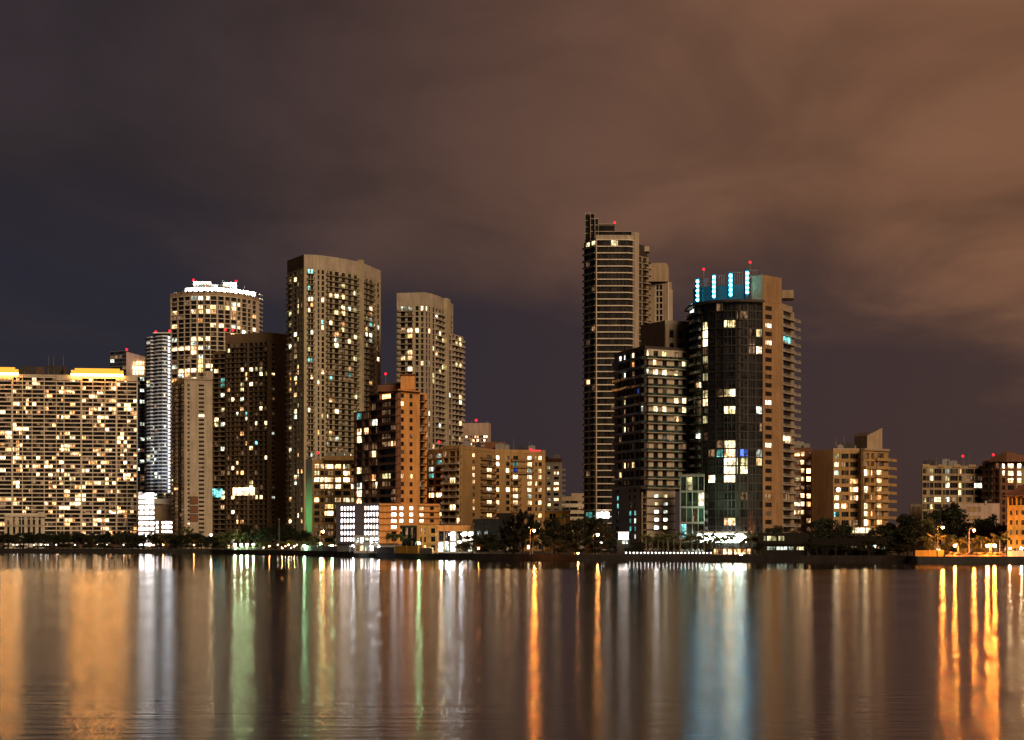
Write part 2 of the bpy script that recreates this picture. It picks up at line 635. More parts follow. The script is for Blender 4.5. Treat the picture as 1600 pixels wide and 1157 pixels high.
def clutter(T_, path, py, d, n, hmax=2.6):
    """cooling units, vents, stair heads and aerials standing on a flat roof"""
    r = T_.rnd
    for k in range(n):
        s0 = path.L * (0.12 + 0.76 * (k + r.uniform(0.15, 0.85)) / n)
        p = path.off(s0, -r.uniform(2.0, 5.0))
        z = Z(py, d)
        if r.random() < 0.6:
            w_, h_ = r.uniform(0.9, 2.6), r.uniform(1.4, hmax + 1.2)
            mb = MB().box(-w_, w_, -1, 1, -0.5, h_)
            mb.tube([(0, 0, h_), (0, 0, h_ + 0.4)], [0.5, 0.45], 7)
            T_.part('cooling_unit', mb, r.choice((steel, dgrey, grey)), (p.x, p.y, z))
        else:
            T_.part('aerial', MB().tube([(0, 0, -0.5), (0, 0, r.uniform(3, 6.5))], [0.12, 0.06], 5).tube([(-0.6, 0, 2.4), (0.6, 0, 2.4)], [0.05, 0.05], 4), steel, (p.x, p.y, z))


# ------------------------------------------------------------------ water, land, shore
def shore_d(px):
    K = [(-400, 1290), (0, 1219), (330, 1163), (470, 1024), (560, 940), (700, 826), (900, 765), (1150, 740), (1420, 706), (1434, 676), (1600, 674), (2100, 690)]
    for (a, da), (b, db) in zip(K, K[1:]):
        if px <= b:
            return da + (db - da) * (px - a) / (b - a)
    return K[-1][1]

wm = bpy.data.materials.new('bay water')
wm.use_nodes = True
t = NT(wm.node_tree)
pos = t.n('ShaderNodeNewGeometry').outputs['Position']
sp = t.n('ShaderNodeSeparateXYZ')
t.put(sp.inputs[0], pos)
rip = t.noise(t.vmath('MULTIPLY', pos, (0.10, 0.80, 1.0)), 1.0, 4.0, 0.62)
rip2 = t.noise(t.vmath('MULTIPLY', pos, (0.035, 0.11, 1.0)), 1.0, 2.0, 0.5)
hgt = t.math('ADD', t.math('MULTIPLY', rip, 0.7), t.math('MULTIPLY', rip2, 0.3))
slick = t.noise(t.vmath('MULTIPLY', pos, (0.0016, 0.022, 1.0)), 1.0, 3.0, 0.55)
calm = t.rng(t.math('ADD', sp.outputs[1], t.math('MULTIPLY', t.math('SUBTRACT', slick, 0.5), 260.0)), 500.0, 590.0)
rough = t.math('ADD', t.rng(slick, 0.3, 0.7, 0.160, 0.190), t.math('MULTIPLY', calm, -0.085))
bp = t.n('ShaderNodeBump')
bp.inputs['Strength'].default_value = 1.0
t.put(bp.inputs['Distance'], t.rng(sp.outputs[1], 90.0, 520.0, 0.100, 0.045))
t.put(bp.inputs['Height'], hgt)
gl = t.n('ShaderNodeBsdfAnisotropic', distribution='BECKMANN')
gl.inputs['Color'].default_value = (1, 1, 1, 1)
t.put(gl.inputs['Roughness'], rough)
gl.inputs['Anisotropy'].default_value = 0.16
tx = t.n('ShaderNodeCombineXYZ')
tx.inputs[0].default_value = 1.0
t.put(gl.inputs['Tangent'], tx.outputs[0])
t.put(gl.inputs['Normal'], bp.outputs[0])
df = t.n('ShaderNodeBsdfDiffuse')
df.inputs['Color'].default_value = (0.006, 0.007, 0.008, 1)
fz = t.n('ShaderNodeFresnel')
fz.inputs['IOR'].default_value = 1.34
ms = t.n('ShaderNodeMixShader')
t.put(ms.inputs[0], fz.outputs[0])
t.t.links.new(df.outputs[0], ms.inputs[1])
t.t.links.new(gl.outputs[0], ms.inputs[2])
o = t.n('ShaderNodeOutputMaterial')
t.t.links.new(ms.outputs[0], o.inputs[0])

mb = MB()
mb.quad((-3500, -400, 0), (3500, -400, 0), (3500, 3000, 0), (-3500, 3000, 0))
link('water', mb.mesh('water', wm), kind='structure')

gm = wallmat('shore ground', (0.06, 0.055, 0.04), 0.95, 0.4)
K = [-1400, -400, 0, 160, 330, 400, 470, 515, 560, 630, 700, 800, 900, 1020, 1150, 1290, 1420, 1434, 1600, 2100, 3200]
edge = [P(k, shore_d(k)) for k in K]
mb = MB()
i = len(mb.v)
mb.v += [(x, y, GZ) for x, y in edge] + [(-9000, 9000, GZ), (9000, 9000, GZ)]
n = len(edge)
mb.f.append(tuple(range(n)) + (n + 1, n))
mb.m.append(0)
link('ground', mb.mesh('ground', gm), kind='structure')
# sea wall: concrete panels along the waterline, one for each stretch
sw = thing('sea_wall', 'low dark concrete sea wall along the whole waterline', 'sea wall')
swm = wallmat('wet concrete', (0.030, 0.027, 0.024), 0.7, 0.35, 0.4)
for (a, b_) in zip(edge, edge[1:]):
    p = Path([a, b_])
    k = max(1, int(p.L / 60))
    for q in range(k):
        s0, s1 = p.L * q / k, p.L * (q + 1) / k
        link('wall_panel', strip(MB(), p, s0 + 0.03, s1 - 0.03, -0.5, 0.12, -0.6, GZ + 0.15 + 0.05 * (q % 2)).mesh('wall_panel', swm), sw)

# ------------------------------------------------------------------ towers, from left to right
def zf(py, d):
    return Z(py, d)

# A: wide condominium slab with a beige grid of balconies
A = Tower('condominium_slab', 'wide beige condominium slab with balcony grid and two gold lit rooftop crowns', 11)
pa = Path([P(-60, 1404), P(215, 1424)])
fh = 2.86
nf = 40
za = zf(592, 1424) - nf * fh
edges = [-60, -38, -12, 19, 35, 50, 69, 88, 100, 127, 145, 164, 182, 198.5, 215]
cols = []
for e0, e1 in zip(edges, edges[1:]):
    wl = 2.6 if e0 in (19, 127, 182) else 1.1
    wr = 2.6 if e1 in (19, 127, 182) else (3.0 if e1 == 215 else 1.1)
    cols.append((e0 + wl * 0.5, e1 - wr * 0.5))
A.facade(pa, za, nf, fh, cols, ivory, ivory, lo=0.14, up=0.58, recess=1.5, out=-0.2, pier_out=0.1, sub=2, p_lit=0.19, pal='wwwwaabaadw', p_dim=0.22, run=0.8, split=3)
A.core([pa], 24, zf(590, 1424), brown, 1.5)
A.parapet(pa, zf(592, 1424) + 0.75, zf(587.5, 1424), cream)
for a, b in ((182, 215), (-60, 19), (88, 127)):
    A.part('cornice', strip(MB(), pa, pa.s_of(a), pa.s_of(b), 0.13, 0.5, zf(595.5, 1420), zf(588, 1420)), cream)
for x in edges[1:-1:2]:
    s0 = pa.s_of(x)
    A.part('balcony_light_rail', strip(MB(), pa, s0 - 0.12, s0 + 0.12, 0.02, 0.16, za, zf(593, 1424)), cream)
# gold crowns: scalloped canopies, their lamplight put in as glow, tube lamps under the rim
for a, b in ((-45, 29), (111, 193)):
    n = 14
    cr = None
    for k in range(n):
        a0, b0 = a + (b - a) * k / n, a + (b - a) * (k + 1) / n
        s0, s1 = pa.s_of(a0), pa.s_of(b0)
        rise = 1.0 if k not in (0, n - 1) else 0.72
        mb = MB()
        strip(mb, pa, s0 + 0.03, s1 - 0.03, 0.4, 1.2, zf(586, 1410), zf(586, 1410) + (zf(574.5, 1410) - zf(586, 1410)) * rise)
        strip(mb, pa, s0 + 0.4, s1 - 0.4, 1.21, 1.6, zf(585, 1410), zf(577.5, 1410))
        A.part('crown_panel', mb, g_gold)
        A.part('crown_lamp', strip(MB(), pa, s0 + 0.15, s1 - 0.15, 1.65, 2.0, zf(586.5, 1410), zf(583.5, 1410)), g_gold2)
A.block('plant_room', 31, 54, 1425, 572.5, 588, 10, dgrey)
A.block('plant_room', 55.5, 69, 1425, 573.5, 588, 10, brown)
A.block('plant_room', 72, 103, 1430, 572, 588, 10, dgrey)
A.block('plant_room', 99, 105, 1423, 574, 588, 6, dbrown)
for x in (76, 84, 99):
    q = P(x, 1428)
    A.part('antenna', MB().tube([(0, 0, 0), (0, 0, 7)], [0.16, 0.07], 5), steel, (q[0], q[1], zf(572, 1428)))
clutter(A, pa, 590, 1424, 14)
A.done()

# classical white house in front of it
V0 = Tower('villa', 'white classical villa with arched windows beneath the wide condominium slab', 12)
pv = Path([P(7, 1318), P(70, 1324)])
V0.core([pv], 12, zf(804, 1320), white, 0.4)
V0.facade(pv, zf(837, 1320), 1, 6.0, [(c - 1.9, c + 1.9) for c in (13, 22, 31, 36, 45, 53, 62)], cream, cream, lo=0.2, up=0.6, recess=0.4, sub=1, fr='p')
V0.facade(pv, zf(822.5, 1320), 1, 6.4, [(c - 1.9, c + 1.9) for c in (13, 22, 31, 36, 45, 53, 62)], cream, cream, lo=0.3, up=0.7, recess=0.4, sub=1, fr='p', p_dim=0.4)
V0.parapet(pv, zf(807, 1320) - 0.3, zf(804.5, 1320), cream, -0.4, 0.5, 'cornice')
for c in (13, 22, 31, 36, 45, 53, 62):
    s0 = pv.s_of(c)
    mb = MB()
    for k in range(6):
        a0, a1 = pi * k / 6, pi * (k + 1) / 6
        for r0 in (0.85,):
            p0, p1 = pv.off(s0 - 1.0 * cos(a0), 0.1), pv.off(s0 - 1.0 * cos(a1), 0.1)
            z = zf(813, 1320)
            mb.tube([(p0.x, p0.y, z + 0.9 * sin(a0)), (p1.x, p1.y, z + 0.9 * sin(a1))], [0.16, 0.16], 4)
    V0.part('arch', mb, white)
V0.block('roof_turret', 59, 70, 1322, 800, 808, 6, cream)
V0.done()

# B: glass tower with a slanted beige top
B = Tower('glass_tower', 'blue glass tower with slanted beige top and small square lit panel behind the slab', 13)
d = 1800
pb1 = Path([P(172, 1812), P(197, 1800)])
pb2 = Path([P(197, 1800), P(233, 1806)])
fhb = 3.3
nb = floors(GZ, zf(590, d), fhb)
B.facade(pb1, GZ, floors(GZ, zf(549, d), fhb), fhb, cols_even(172, 197, 4, 0.92), dbrown, steel, lo=0.2, up=0.3, recess=0.2, g=glassb, p_lit=0.10, pal='ccyw')
B.facade(pb2, GZ, nb, fhb, cols_even(197, 233, 5, 0.94), grey, steel, lo=0.15, up=0.25, recess=0.2, g=glassb, p_lit=0.06, pal='cc')
B.core([pb1, pb2], 26, zf(590, d), dgrey, 0.2)
B.part('slanted_top', MB().prism([P(197, 1801), P(228.5, 1807), P(228.5, 1835), P(197, 1835)], zf(589.5, d), [zf(549.5, d), zf(557, d), zf(557, d), zf(549.5, d)]), pink)
B.part('glass_top', MB().prism([P(172.5, 1813), P(196.8, 1801.5), P(196.8, 1835), P(172.5, 1835)], zf(589.5, d), zf(548.5, d)), glassb)
for r in range(3):
    for c in range(4):
        x0 = 207.5 + c * 4.6
        y0 = 564.5 + r * 7.2
        B.window(pb2, x0, x0 + 4.0, zf(y0 + 6.3, d), zf(y0, d), 'b' if r else 'w', o=0.25, fr='p')
B.beacon(198, 546.5, d)
B.done()

# C: round white balcony tower with a bright light line on its edge
C = Tower('round_balcony_tower', 'slim round tower with white balcony rings and a bright vertical light line', 14)
d = 1740
pc = Path([P(228, 1760), P(231, 1746), P(236, 1741), P(240, 1742), P(246, 1736), P(254, 1732), P(262, 1735), P(266, 1745)])
fhc = 5.55 * d / FPX
ncf = floors(GZ, zf(527, d), fhc)
C.facade(pc, zf(527, d) - ncf * fhc, ncf, fhc, cols_even(229, 265.5, 6, 0.86), grey, white, lo=0.35, up=0.55, recess=0.8, out=0.9, g=glassb, p_lit=0.11, pal='ccyc', split=1)
C.core([pc], 22, zf(526, d), dgrey, 0.8)
C.block('roof_drum', 240, 266, 1738, 521, 527, 16, glassg)
C.block('roof_ring', 239, 266.5, 1736, 519.7, 521, 18, white)
q = P(264.3, 1728)
for k in range(44):
    z = zf(770 - k * 5.55, d)
    C.part('edge_light', MB().box(-0.9, 0.7, -0.2, 0.2, 0.15, fhc * 0.52), g_strip, (q[0], q[1], z))
q = P(249, 1660)  # added mast, gives local light to the tower standing in shadow
added_mast = thing('flood_mast', 'added floodlight mast shining up at the slim round tower', 'floodlight', (q[0], q[1], GZ))
link('mast', MB().tube([(0, 0, -0.2), (0, 0, 38)], [0.4, 0.2], 7).mesh('mast', steel), added_mast)
link('lamp_head', MB().box(-0.6, 0.6, -0.5, 0.5, 38, 38.8).mesh('lamp_head', steel), added_mast)
ld = bpy.data.lights.new('flood', 'SPOT')
ld.energy = 260000
ld.color = (0.75, 0.86, 1.0)
ld.spot_size = RAD(80)
ld.spot_blend = 0.7
lo_ = bpy.data.objects.new('flood', ld)
lo_.location = (0, 0, 40)
lo_.rotation_euler = (Vector((q[0], q[1], 40)) - Vector((*P(247, 1738), 110.0))).to_track_quat('Z', 'Y').to_euler()
lo_.parent = added_mast
COL.objects.link(lo_)
C.beacon(243.5, 519, d)
C.beacon(265, 517.5, d)
C.done()

# D: floodlit white garage
Dg = Tower('white_garage', 'brilliantly floodlit white garage between the slab and the beige tower', 15)
d = 1375
pd = Path([P(216, 1378), P(241, 1372)])
Dg.core([pd], 20, zf(772, d), white, 1.2)
Dg.facade(pd, GZ, 10, (zf(773, d) - GZ) / 10, cols_even(216, 241, 3, 0.93), white, white, lo=0.25, up=0.95, recess=1.2, sub=3, p_lit=1.0, pal='W')
Dg.block('stair_tower', 216, 222, 1377, 769, 775, 6, white)
Dg.block('lamp_canopy', 227, 240, 1369, 771, 778, 3, g_flood)
Dg.done()
D2 = Tower('garden_podium', 'low tan podium with planted roof terrace beside the floodlit white garage', 16)
d = 1352
pd2 = Path([P(242, 1356), P(272, 1352)])
D2.core([pd2], 18, zf(788, d), tan, 0.4)
D2.facade(pd2, zf(835, d), 3, 2.9, [(243.5, 247.5), (252, 269)], tan, tan, lo=0.2, up=0.9, recess=0.4, p_lit=1.0, pal='W', sub=4)
D2.part('upper_wall', strip(MB(), pd2, 0, pd2.L, -0.45, 0.0, zf(835, d) + 9.6, zf(788, d)), tan)
D2.part('planter', strip(MB(), pd2, pd2.s_of(240), pd2.s_of(272), 0.3, 1.6, zf(787.5, d), zf(779.5, d)), white)
D2.done()

# E: round-fronted tower with a floodlit white crown
E = Tower('curved_tower', 'curved tan tower with brilliant white floodlit rooftop crown', 17)
d = 1490
pe = Path([P(266, 1492), P(283, 1484), P(300, 1479), P(320, 1477), P(340, 1479), P(360, 1485), P(378, 1494), P(393, 1505), P(405, 1519)])
fhe = 7.0 * d / FPX
ze = zf(463, 1480)
ne = floors(GZ, ze, fhe)
ce = []
x = 267.5
for k, (wd, gp) in enumerate([(9, 1.6), (9, 1.0), (8.4, 1.6), (8.6, 2.6), (8.8, 1.4), (8.6, 1.2), (9, 2.6), (8.8, 2.2), (7.6, 1.8), (8.4, 1.6), (5, 2.2), (7.2, 1.8), (5.4, 2.2), (5.6, 1.6), (5, 1)]):
    ce.append((x, x + wd))
    x += wd + gp
    if x > 404:
        break
ce = [(a, min(b, 404)) for a, b in ce if a < 402]
E.facade(pe, ze - ne * fhe, ne, fhe, ce, cream, ivory, lo=0.22, up=0.28, recess=0.9, out=0.12, sub=2, p_lit=0.17, pal='wwwbabcaw', p_dim=0.16, run=1.6)
E.core([pe], 40, zf(458, 1480), dbrown, 0.9)
E.parapet(pe, ze + 0.3, zf(456, 1480), tan, -1.0, 0.14)
# crown: set-back white screen walls, lit by floodlights on the parapet
pe2 = Path([P(271, 1506), P(290, 1502)])
pe3 = Path([P(289, 1492), P(320, 1488), P(350, 1492), P(380, 1504), P(400, 1518)])
E.part('crown_wall', strip(MB(), pe2, 0, pe2.L, -1, 0, zf(457, 1490), zf(453.8, 1490)), white)
E.part('crown_wall', strip(MB(), pe3, 0, pe3.L, -1, 0, zf(457, 1490), zf(449.8, 1490)), white)
E.block('crown_box', 302, 330, 1500, 440, 452, 14, white)
E.block('crown_box', 349, 370, 1502, 441.5, 452, 12, white)
E.block('roof_stair', 343, 349, 1504, 445, 452, 6, grey)
for k, px in enumerate((274, 284, 293, 301, 310, 319, 328, 337, 346, 355, 364, 373, 382, 391, 399)):
    s0 = pe.s_of(px)
    a = pe.off(s0, -0.5)
    f = E.part('floodlight', MB().box(-0.5, 0.5, -0.4, 0.4, 0, 0.7), steel, (a.x, a.y, zf(456, 1480)))
    E.part('parapet_notch', strip(MB(), pe, s0 - 0.5, s0 + 0.5, 0.145, 0.4, zf(458.5, 1480), zf(455.7, 1480)), dgrey)
    ld = bpy.data.lights.new('flood', 'SPOT')
    ld.energy = 9000
    ld.color = (0.86, 1.0, 0.95)
    ld.spot_size = RAD(150)
    ld.spot_blend = 0.6
    ld.shadow_soft_size = 0.4
    lo_ = bpy.data.objects.new('flood', ld)
    lo_.location = (0, 0.4, 1.1)
    lo_.rotation_euler = Vector((0, -1, -0.75)).to_track_quat('Z', 'Y').to_euler()
    lo_.parent = f
    COL.objects.link(lo_)
clutter(E, pe3, 449.8, 1490, 7, 1.6)
E.beacon(302.5, 438, 1498, 1.0)
E.beacon(369, 440, 1500, 1.0)
pex = Path([P(404.5, 1522), P(409, 1530)])
E.balconies(pex, 404.6, 408.8, zf(598, 1520), 21, fhe, 1.0, cream, cream, 'bars')
E.done()

# F: narrow beige tower with a blank wall and two window columns
Fb = Tower('blank_wall_tower', 'narrow beige tower with a blank wall and two small window columns', 18)
d = 1310
pf1 = Path([P(270, 1332), P(288, 1310)])
pf2 = Path([P(288, 1310), P(332, 1314)])
fhf = 6.75 * d / FPX
zt = zf(599, d)
nff = floors(GZ, zt, fhf)
z0 = zt - nff * fhf
Fb.facade(pf1, z0, nff, fhf, [(271, 278), (280.5, 287)], tan, tan, lo=0.2, up=0.3, recess=0.6, p_lit=0.05, pal='wa', p_dim=0.1)
Fb.balconies(pf1, 270.5, 279, z0, nff, fhf, 1.5, tan, tan, 'solid')
Fb.balconies(pf1, 281, 287.5, z0, nff, fhf, 1.2, tan, railm, 'bars')
Fb.facade(pf2, z0, nff, fhf, [(293, 296.3), (310.5, 319)], beige, beige, lo=0.7, up=0.75, recess=0.35, out=-0.01, p_lit=0.03, pal='wb', sub=3)
Fb.core([pf1, pf2], 22, zf(592, d), tan, 0.6)
Fb.parapet(pf2, zt + 0.76, zf(592, d), beige)
Fb.parapet(pf1, zt + 0.31, zf(593, d), tan)
Fb.part('roof_slab', strip(MB(), pf2, pf2.s_of(288), pf2.s_of(332), 0.13, 0.9, zf(593.5, d), zf(591, d)), beige)
Fb.block('penthouse', 321, 333, 1314, 580, 592, 8, beige)
for (y0, y1) in ((776, 788.5), (790.5, 802), (803.5, 815.5)):
    pn = Fb.part('mural_panel', strip(MB(), pf2, pf2.s_of(296.6), pf2.s_of(309.6), 0.02, 0.25, zf(y1, d), zf(y0, d)), brown)
    Fb.part('mural_print', strip(MB(), pf2, pf2.s_of(297.8), pf2.s_of(308.4), 0.26, 0.3, zf(y1 - 1.4, d), zf(y0 + 1.4, d)), rust, parent=pn)
Fb.done()

# G: dark brown slab
G = Tower('dark_slab_tower', 'dark brown apartment tower with scattered lit windows between the curved towers', 19)
d = 1330
pg0 = Path([P(332, 1352), P(353, 1346)])
pg1 = Path([P(353, 1344), P(420, 1330)])
pg2 = Path([P(420, 1330), P(450, 1344)])
fhg = 7.72 * d / FPX
zt = zf(534, d)
ng = floors(GZ, zt, fhg)
z0 = zt - ng * fhg
G.facade(pg0, z0, ng - 2, fhg, [(334, 341), (344, 351)], umber, umber, lo=0.2, up=0.5, recess=0.8, p_lit=0.10, pal='ywbct', p_dim=0.1)
G.balconies(pg0, 333, 352, z0, ng - 2, fhg, 1.4, tan, railm, 'bars')
G.facade(pg1, z0, ng, fhg, [(355, 359), (361, 366), (369, 372), (375, 380.5), (383, 386), (389, 395), (398, 402), (405, 410), (413, 417)], umber, umber, lo=0.25, up=0.45, recess=0.6, p_lit=0.07, pal='wybbcwatd', p_dim=0.10, run=1.2)
G.balconies(pg1, 368, 387, z0, ng, fhg, 1.3, umber, railm, 'bars')
G.balconies(pg1, 397, 419, z0, ng, fhg, 1.3, umber, railm, 'bars')
G.balconies(pg1, 354, 366.5, z0, ng, fhg, 1.0, umber, railm, 'bars')
G.facade(pg2, z0, ng, fhg, [(425, 429.5)], umber, umber, lo=0.9, up=0.9, recess=0.35, out=-0.01, p_lit=0.10, pal='wc')
G.core([pg0], 20, zf(545, d), umber, 0.8)
G.core([pg1, pg2], 24, zf(521, d), umber, 0.6, name='main_wall')
G.parapet(pg1, zt + 0.46, zf(519.5, d), umber)
G.parapet(pg2, zt + 0.91, zf(519.8, d), umber)
G.beacon(352.5, 515.5, 1340)
G.beacon(364, 516.5, 1340)
G.lit([(392, 575, 'b'), (376, 577, 'b'), (400, 581, 'y'), (412, 580, 'y'), (405, 588, 'b'), (414, 588, 'y'), (427, 588, 'w'), (377, 598, 'y'), (377, 606, 'y'), (396, 597, 'b'), (360, 607, 'a'), (347, 595, 't'), (346, 617, 'c'), (365, 621, 'b'), (377, 622, 'c'), (347, 640, 'y'), (412, 642, 'b'), (387, 644, 't'), (412, 658, 'y'), (400, 658, 'b'), (340, 660, 'b')])
G.part('lit_screen', strip(MB(), pg0, pg0.s_of(333.5), pg0.s_of(349.5), 1.6, 1.9, zf(776.5, d), zf(763, d)), L['t'])
for k in range(4):
    G.part('lounge_window', strip(MB(), pg1, pg1.s_of(366 + k * 8.6), pg1.s_of(374 + k * 8.6), 1.4, 1.6, zf(774, d), zf(762, d)), L['b'])
G.done()

# H: tall curved apartment tower
Ht = Tower('tall_curved_tower', 'tall tan apartment tower with curved roofline and slim fin, tallest of the left cluster', 20)
d = 1250
ph0 = Path([P(449, 1278), P(475, 1250)])
ph1 = Path([P(475, 1250), P(490, 1251), P(505, 1255), P(520, 1261), P(540, 1270), P(560, 1283), P(578, 1302), P(595, 1326)])
fhh = 8.68 * d / FPX
zt = zf(419.5, d)
nh = floors(GZ, zt, fhh)
z0 = zt - nh * fhh
Ht.facade(ph0, z0, nh, fhh, [(451, 455), (459, 463.5), (464.5, 466.5), (470, 472)], stone, stone, lo=0.3, up=0.5, recess=0.5, p_lit=0.14, pal='ycbywa', sub=2)
Ht.balconies(ph0, 450, 457, z0, nh, fhh, 1.6, stone, railm, 'bars')
fc = [(481.5, 484.8), (485.8, 489.5), (496.5, 499), (502.5, 506.5), (511.5, 513), (515, 519.5), (523, 529.5), (534, 539.5), (544, 549), (553, 558.5), (564.5, 568.5), (571.5, 575), (577.5, 582), (584.3, 585.8), (589, 593)]
Ht.facade(ph1, z0, nh, fhh, fc, stone, stone, lo=0.45, up=0.35, recess=0.4, out=-0.02, p_lit=0.135, pal='ybcywbycaadt', sub=2, p_dim=0.14)
Ht.balconies(ph1, 480, 491, z0, nh, fhh, 1.4, stone, railm, 'bars')
Ht.balconies(ph1, 509, 532, z0, nh, fhh, 1.4, stone, railm, 'bars')
Ht.balconies(ph1, 532.5, 558.6, z0, nh, fhh, 1.4, stone, railm, 'bars')
Ht.balconies(ph1, 563.5, 583.5, z0, nh, fhh, 1.4, stone, railm, 'bars')
Ht.core([ph0, ph1], 34, zf(404, d), stone, 0.5)
Ht.parapet(ph0, zt + 0.52, zf(398, d), brown)
Ht.parapet(ph1, zt + 0.36, zf(398, d), beige)
Ht.part('fin', strip(MB(), ph1, ph1.s_of(559.4), ph1.s_of(562.8), -0.5, 2.6, GZ, zf(395, d)), stone)
Ht.lit([(526, 463, 'b'), (536, 463, 'w'), (516, 462, 'y'), (526, 488, 'y'), (537, 488, 'a'), (555, 456, 'y'), (564, 456, 't'), (564, 428, 'y'), (573, 429, 'y'), (485, 454, 't'), (485, 471, 'c'), (485, 486, 'b'), (537, 513, 'y'), (579, 483, 'b'), (579, 499, 'c'), (579, 507, 't'), (563, 523, 'b'), (572, 523, 'y'), (579, 525, 'c'), (545, 530, 'y'), (554, 530, 'y'), (525, 537, 'b'), (504, 511, 'y'), (564, 540, 'y'), (572, 540, 'y'), (555, 488, 'y'), (564, 488, 'c'), (453, 504, 'y'), (465, 486, 'y'), (464, 528, 'y'), (465, 470, 'y'), (465, 442, 'y'), (451, 444, 'y')])
Ht.done()

# I: second curved tower
It = Tower('angled_tower', 'tan balcony tower with angled curved parapet standing apart on the open sky', 21)
d = 1250
pi0 = Path([P(620, 1254), P(663, 1250)])
pi1 = Path([P(663, 1250), P(676, 1259), P(687, 1272), P(698, 1291), P(708, 1316)])
pi2 = Path([P(700, 1285), P(724, 1312)])
fhi = 8.6 * d / FPX
zt = zf(477.5, d)
ni = floors(GZ, zt, fhi)
z0 = zt - ni * fhi
It.facade(pi0, z0, ni, fhi, [(626, 633), (636.5, 644), (649, 654), (657.5, 662.3)], stone, stone, lo=0.35, up=0.45, recess=0.7, p_lit=0.12, pal='wbycbad', sub=2)
It.balconies(pi0, 622, 645.5, z0, ni, fhi, 1.3, stone, railm, 'bars')
It.facade(pi1, z0, ni, fhi, [(665.5, 668.5), (670, 672.4), (676, 679), (681, 684), (686, 689.5), (691, 696.5), (701, 703.2), (704.8, 707)], beige, beige, lo=0.25, up=0.35, recess=0.5, p_lit=0.12, pal='ywycbad', sub=1)
It.balconies(pi1, 680, 697, z0, ni, fhi, 1.3, ivory, framew, 'bars')
ni2 = floors(GZ, zf(514, d), fhi)
It.facade(pi2, z0, ni2, fhi, [(702, 705.5), (707, 710), (712, 716), (717.5, 722)], beige, beige, lo=0.25, up=0.35, recess=0.5, p_lit=0.12, pal='yycwad', sub=1)
It.balconies(pi2, 706, 723.8, z0, ni2, fhi, 1.4, ivory, framew, 'bars')
It.core([pi0, pi1], 26, zf(462, d), stone, 0.7)
It.core([pi2], 20, z0 + ni2 * fhi - 0.2, stone, 0.5, name='wing_wall')
It.parapet(pi0, zt + 0.5, zf(457, d), beige)
It.parapet(pi1, zt + 0.4, zf(457, d), beige)
It.part('fin', strip(MB(), pi1, pi1.s_of(693.8), pi1.s_of(698.8), -0.5, 2.0, GZ, zf(462, 1270)), stone)
It.lit([(638, 519, 'b'), (651, 518, 'w'), (692, 530, 'y'), (661, 569, 'b'), (668, 570, 'c'), (690, 578, 'y'), (638, 576, 'b'), (630, 561, 'w'), (639, 560, 'w'), (640, 482, 'c'), (631, 483, 'c'), (713, 541, 'y'), (713, 574, 'y')])
It.done()

# M: pinkish office block behind
Mb = Tower('office_block', 'distant pinkish office block with rows of slit windows behind the ochre flats', 22)
d = 1600
pm = Path([P(716, 1604), P(763.5, 1600)])
pm2 = Path([P(763.5, 1600), P(767, 1612)])
Mb.core([pm, pm2], 26, zf(661.5, d), pink, 0.4)
Mb.facade(pm, zf(680, d) - 9 * 2.85, 9, 2.85, cols_even(717, 762, 13, 0.72), pink, pink, lo=0.45, up=0.75, recess=0.4, sub=1, p_lit=0.5, pal='wwbd')
Mb.part('upper_wall', strip(MB(), pm, 0, pm.L, -0.45, 0.03, zf(680, d) + 0.8, zf(661, d)), pink)
Mb.part('side_wall', strip(MB(), pm2, 0.1, pm2.L, -0.45, 0.03, GZ, zf(661.2, d)), pink)
Mb.beacon(744, 657, 1603, 1.5)
for x in (731, 737, 762):
    q = P(x, 1606)
    Mb.part('antenna', MB().tube([(0, 0, -1.0), (0, 0, 1.6)], [0.2, 0.1], 5), steel, (q[0], q[1], zf(660, d)))
Mb.done()

# K: mid-rise with a green lit flank
Kb = Tower('midrise_flats', 'tan midrise flats with a green lit flank wall left of the orange tower', 23)
d = 1060
pk0 = Path([P(478, 1076), P(488, 1060)])
pk1 = Path([P(488, 1060), P(557, 1064)])
fhk = 10.5 * d / FPX
zt = zf(724, d)
nk = floors(GZ, zt, fhk)
z0 = zt - nk * fhk
Kb.facade(pk1, z0, nk, fhk, [(491, 499), (501, 506), (507.5, 521), (523.5, 533), (536.5, 547), (549, 556)], olive, olive, lo=0.45, up=0.75, recess=0.5, p_lit=0.20, pal='wwady', p_dim=0.4, sub=3)
Kb.core([pk0, pk1], 20, zf(718, d), olive, 0.5)
Kb.part('flank_wall', strip(MB(), pk0, 0.02, pk0.L - 0.02, -0.55, 0.05, GZ, zf(716.5, d)), white)
Kb.parapet(pk1, zt + 0.76, zf(719, d), olive)
Kb.block('roof_parapet', 507, 557, 1058, 712.5, 719.2, 9, olive)
Kb.lit([(495, 728, 'w'), (504, 728, 'b'), (514, 728, 'w'), (528, 729, 'a'), (495, 750, 'b'), (504, 750, 'w'), (514, 749, 'w'), (528, 750, 'w'), (543, 750, 'w'), (504, 760, 'b'), (514, 760, 'b'), (528, 760, 'b'), (543, 740, 'w'), (543, 782, 'b'), (528, 782, 'w'), (514, 739, 'd'), (497, 739, 'y')])
clutter(Kb, pk1, 718, 1060, 4)
Kb.beacon(497, 708, 1066, 3.0)
Kb.done()
q = P(436, 1066)
gf = thing('flood_mast', 'floodlight mast in the park shining green on the flank wall', 'floodlight', (q[0], q[1], GZ))
link('mast', MB().tube([(0, 0, -0.2), (0, 0, 16)], [0.16, 0.09], 7).mesh('mast', steel), gf)
link('lamp_head', MB().box(-0.4, 0.4, -0.3, 0.3, 16, 16.5).mesh('lamp_head', steel), gf)
ld = bpy.data.lights.new('flood', 'SPOT')
ld.energy = 5000
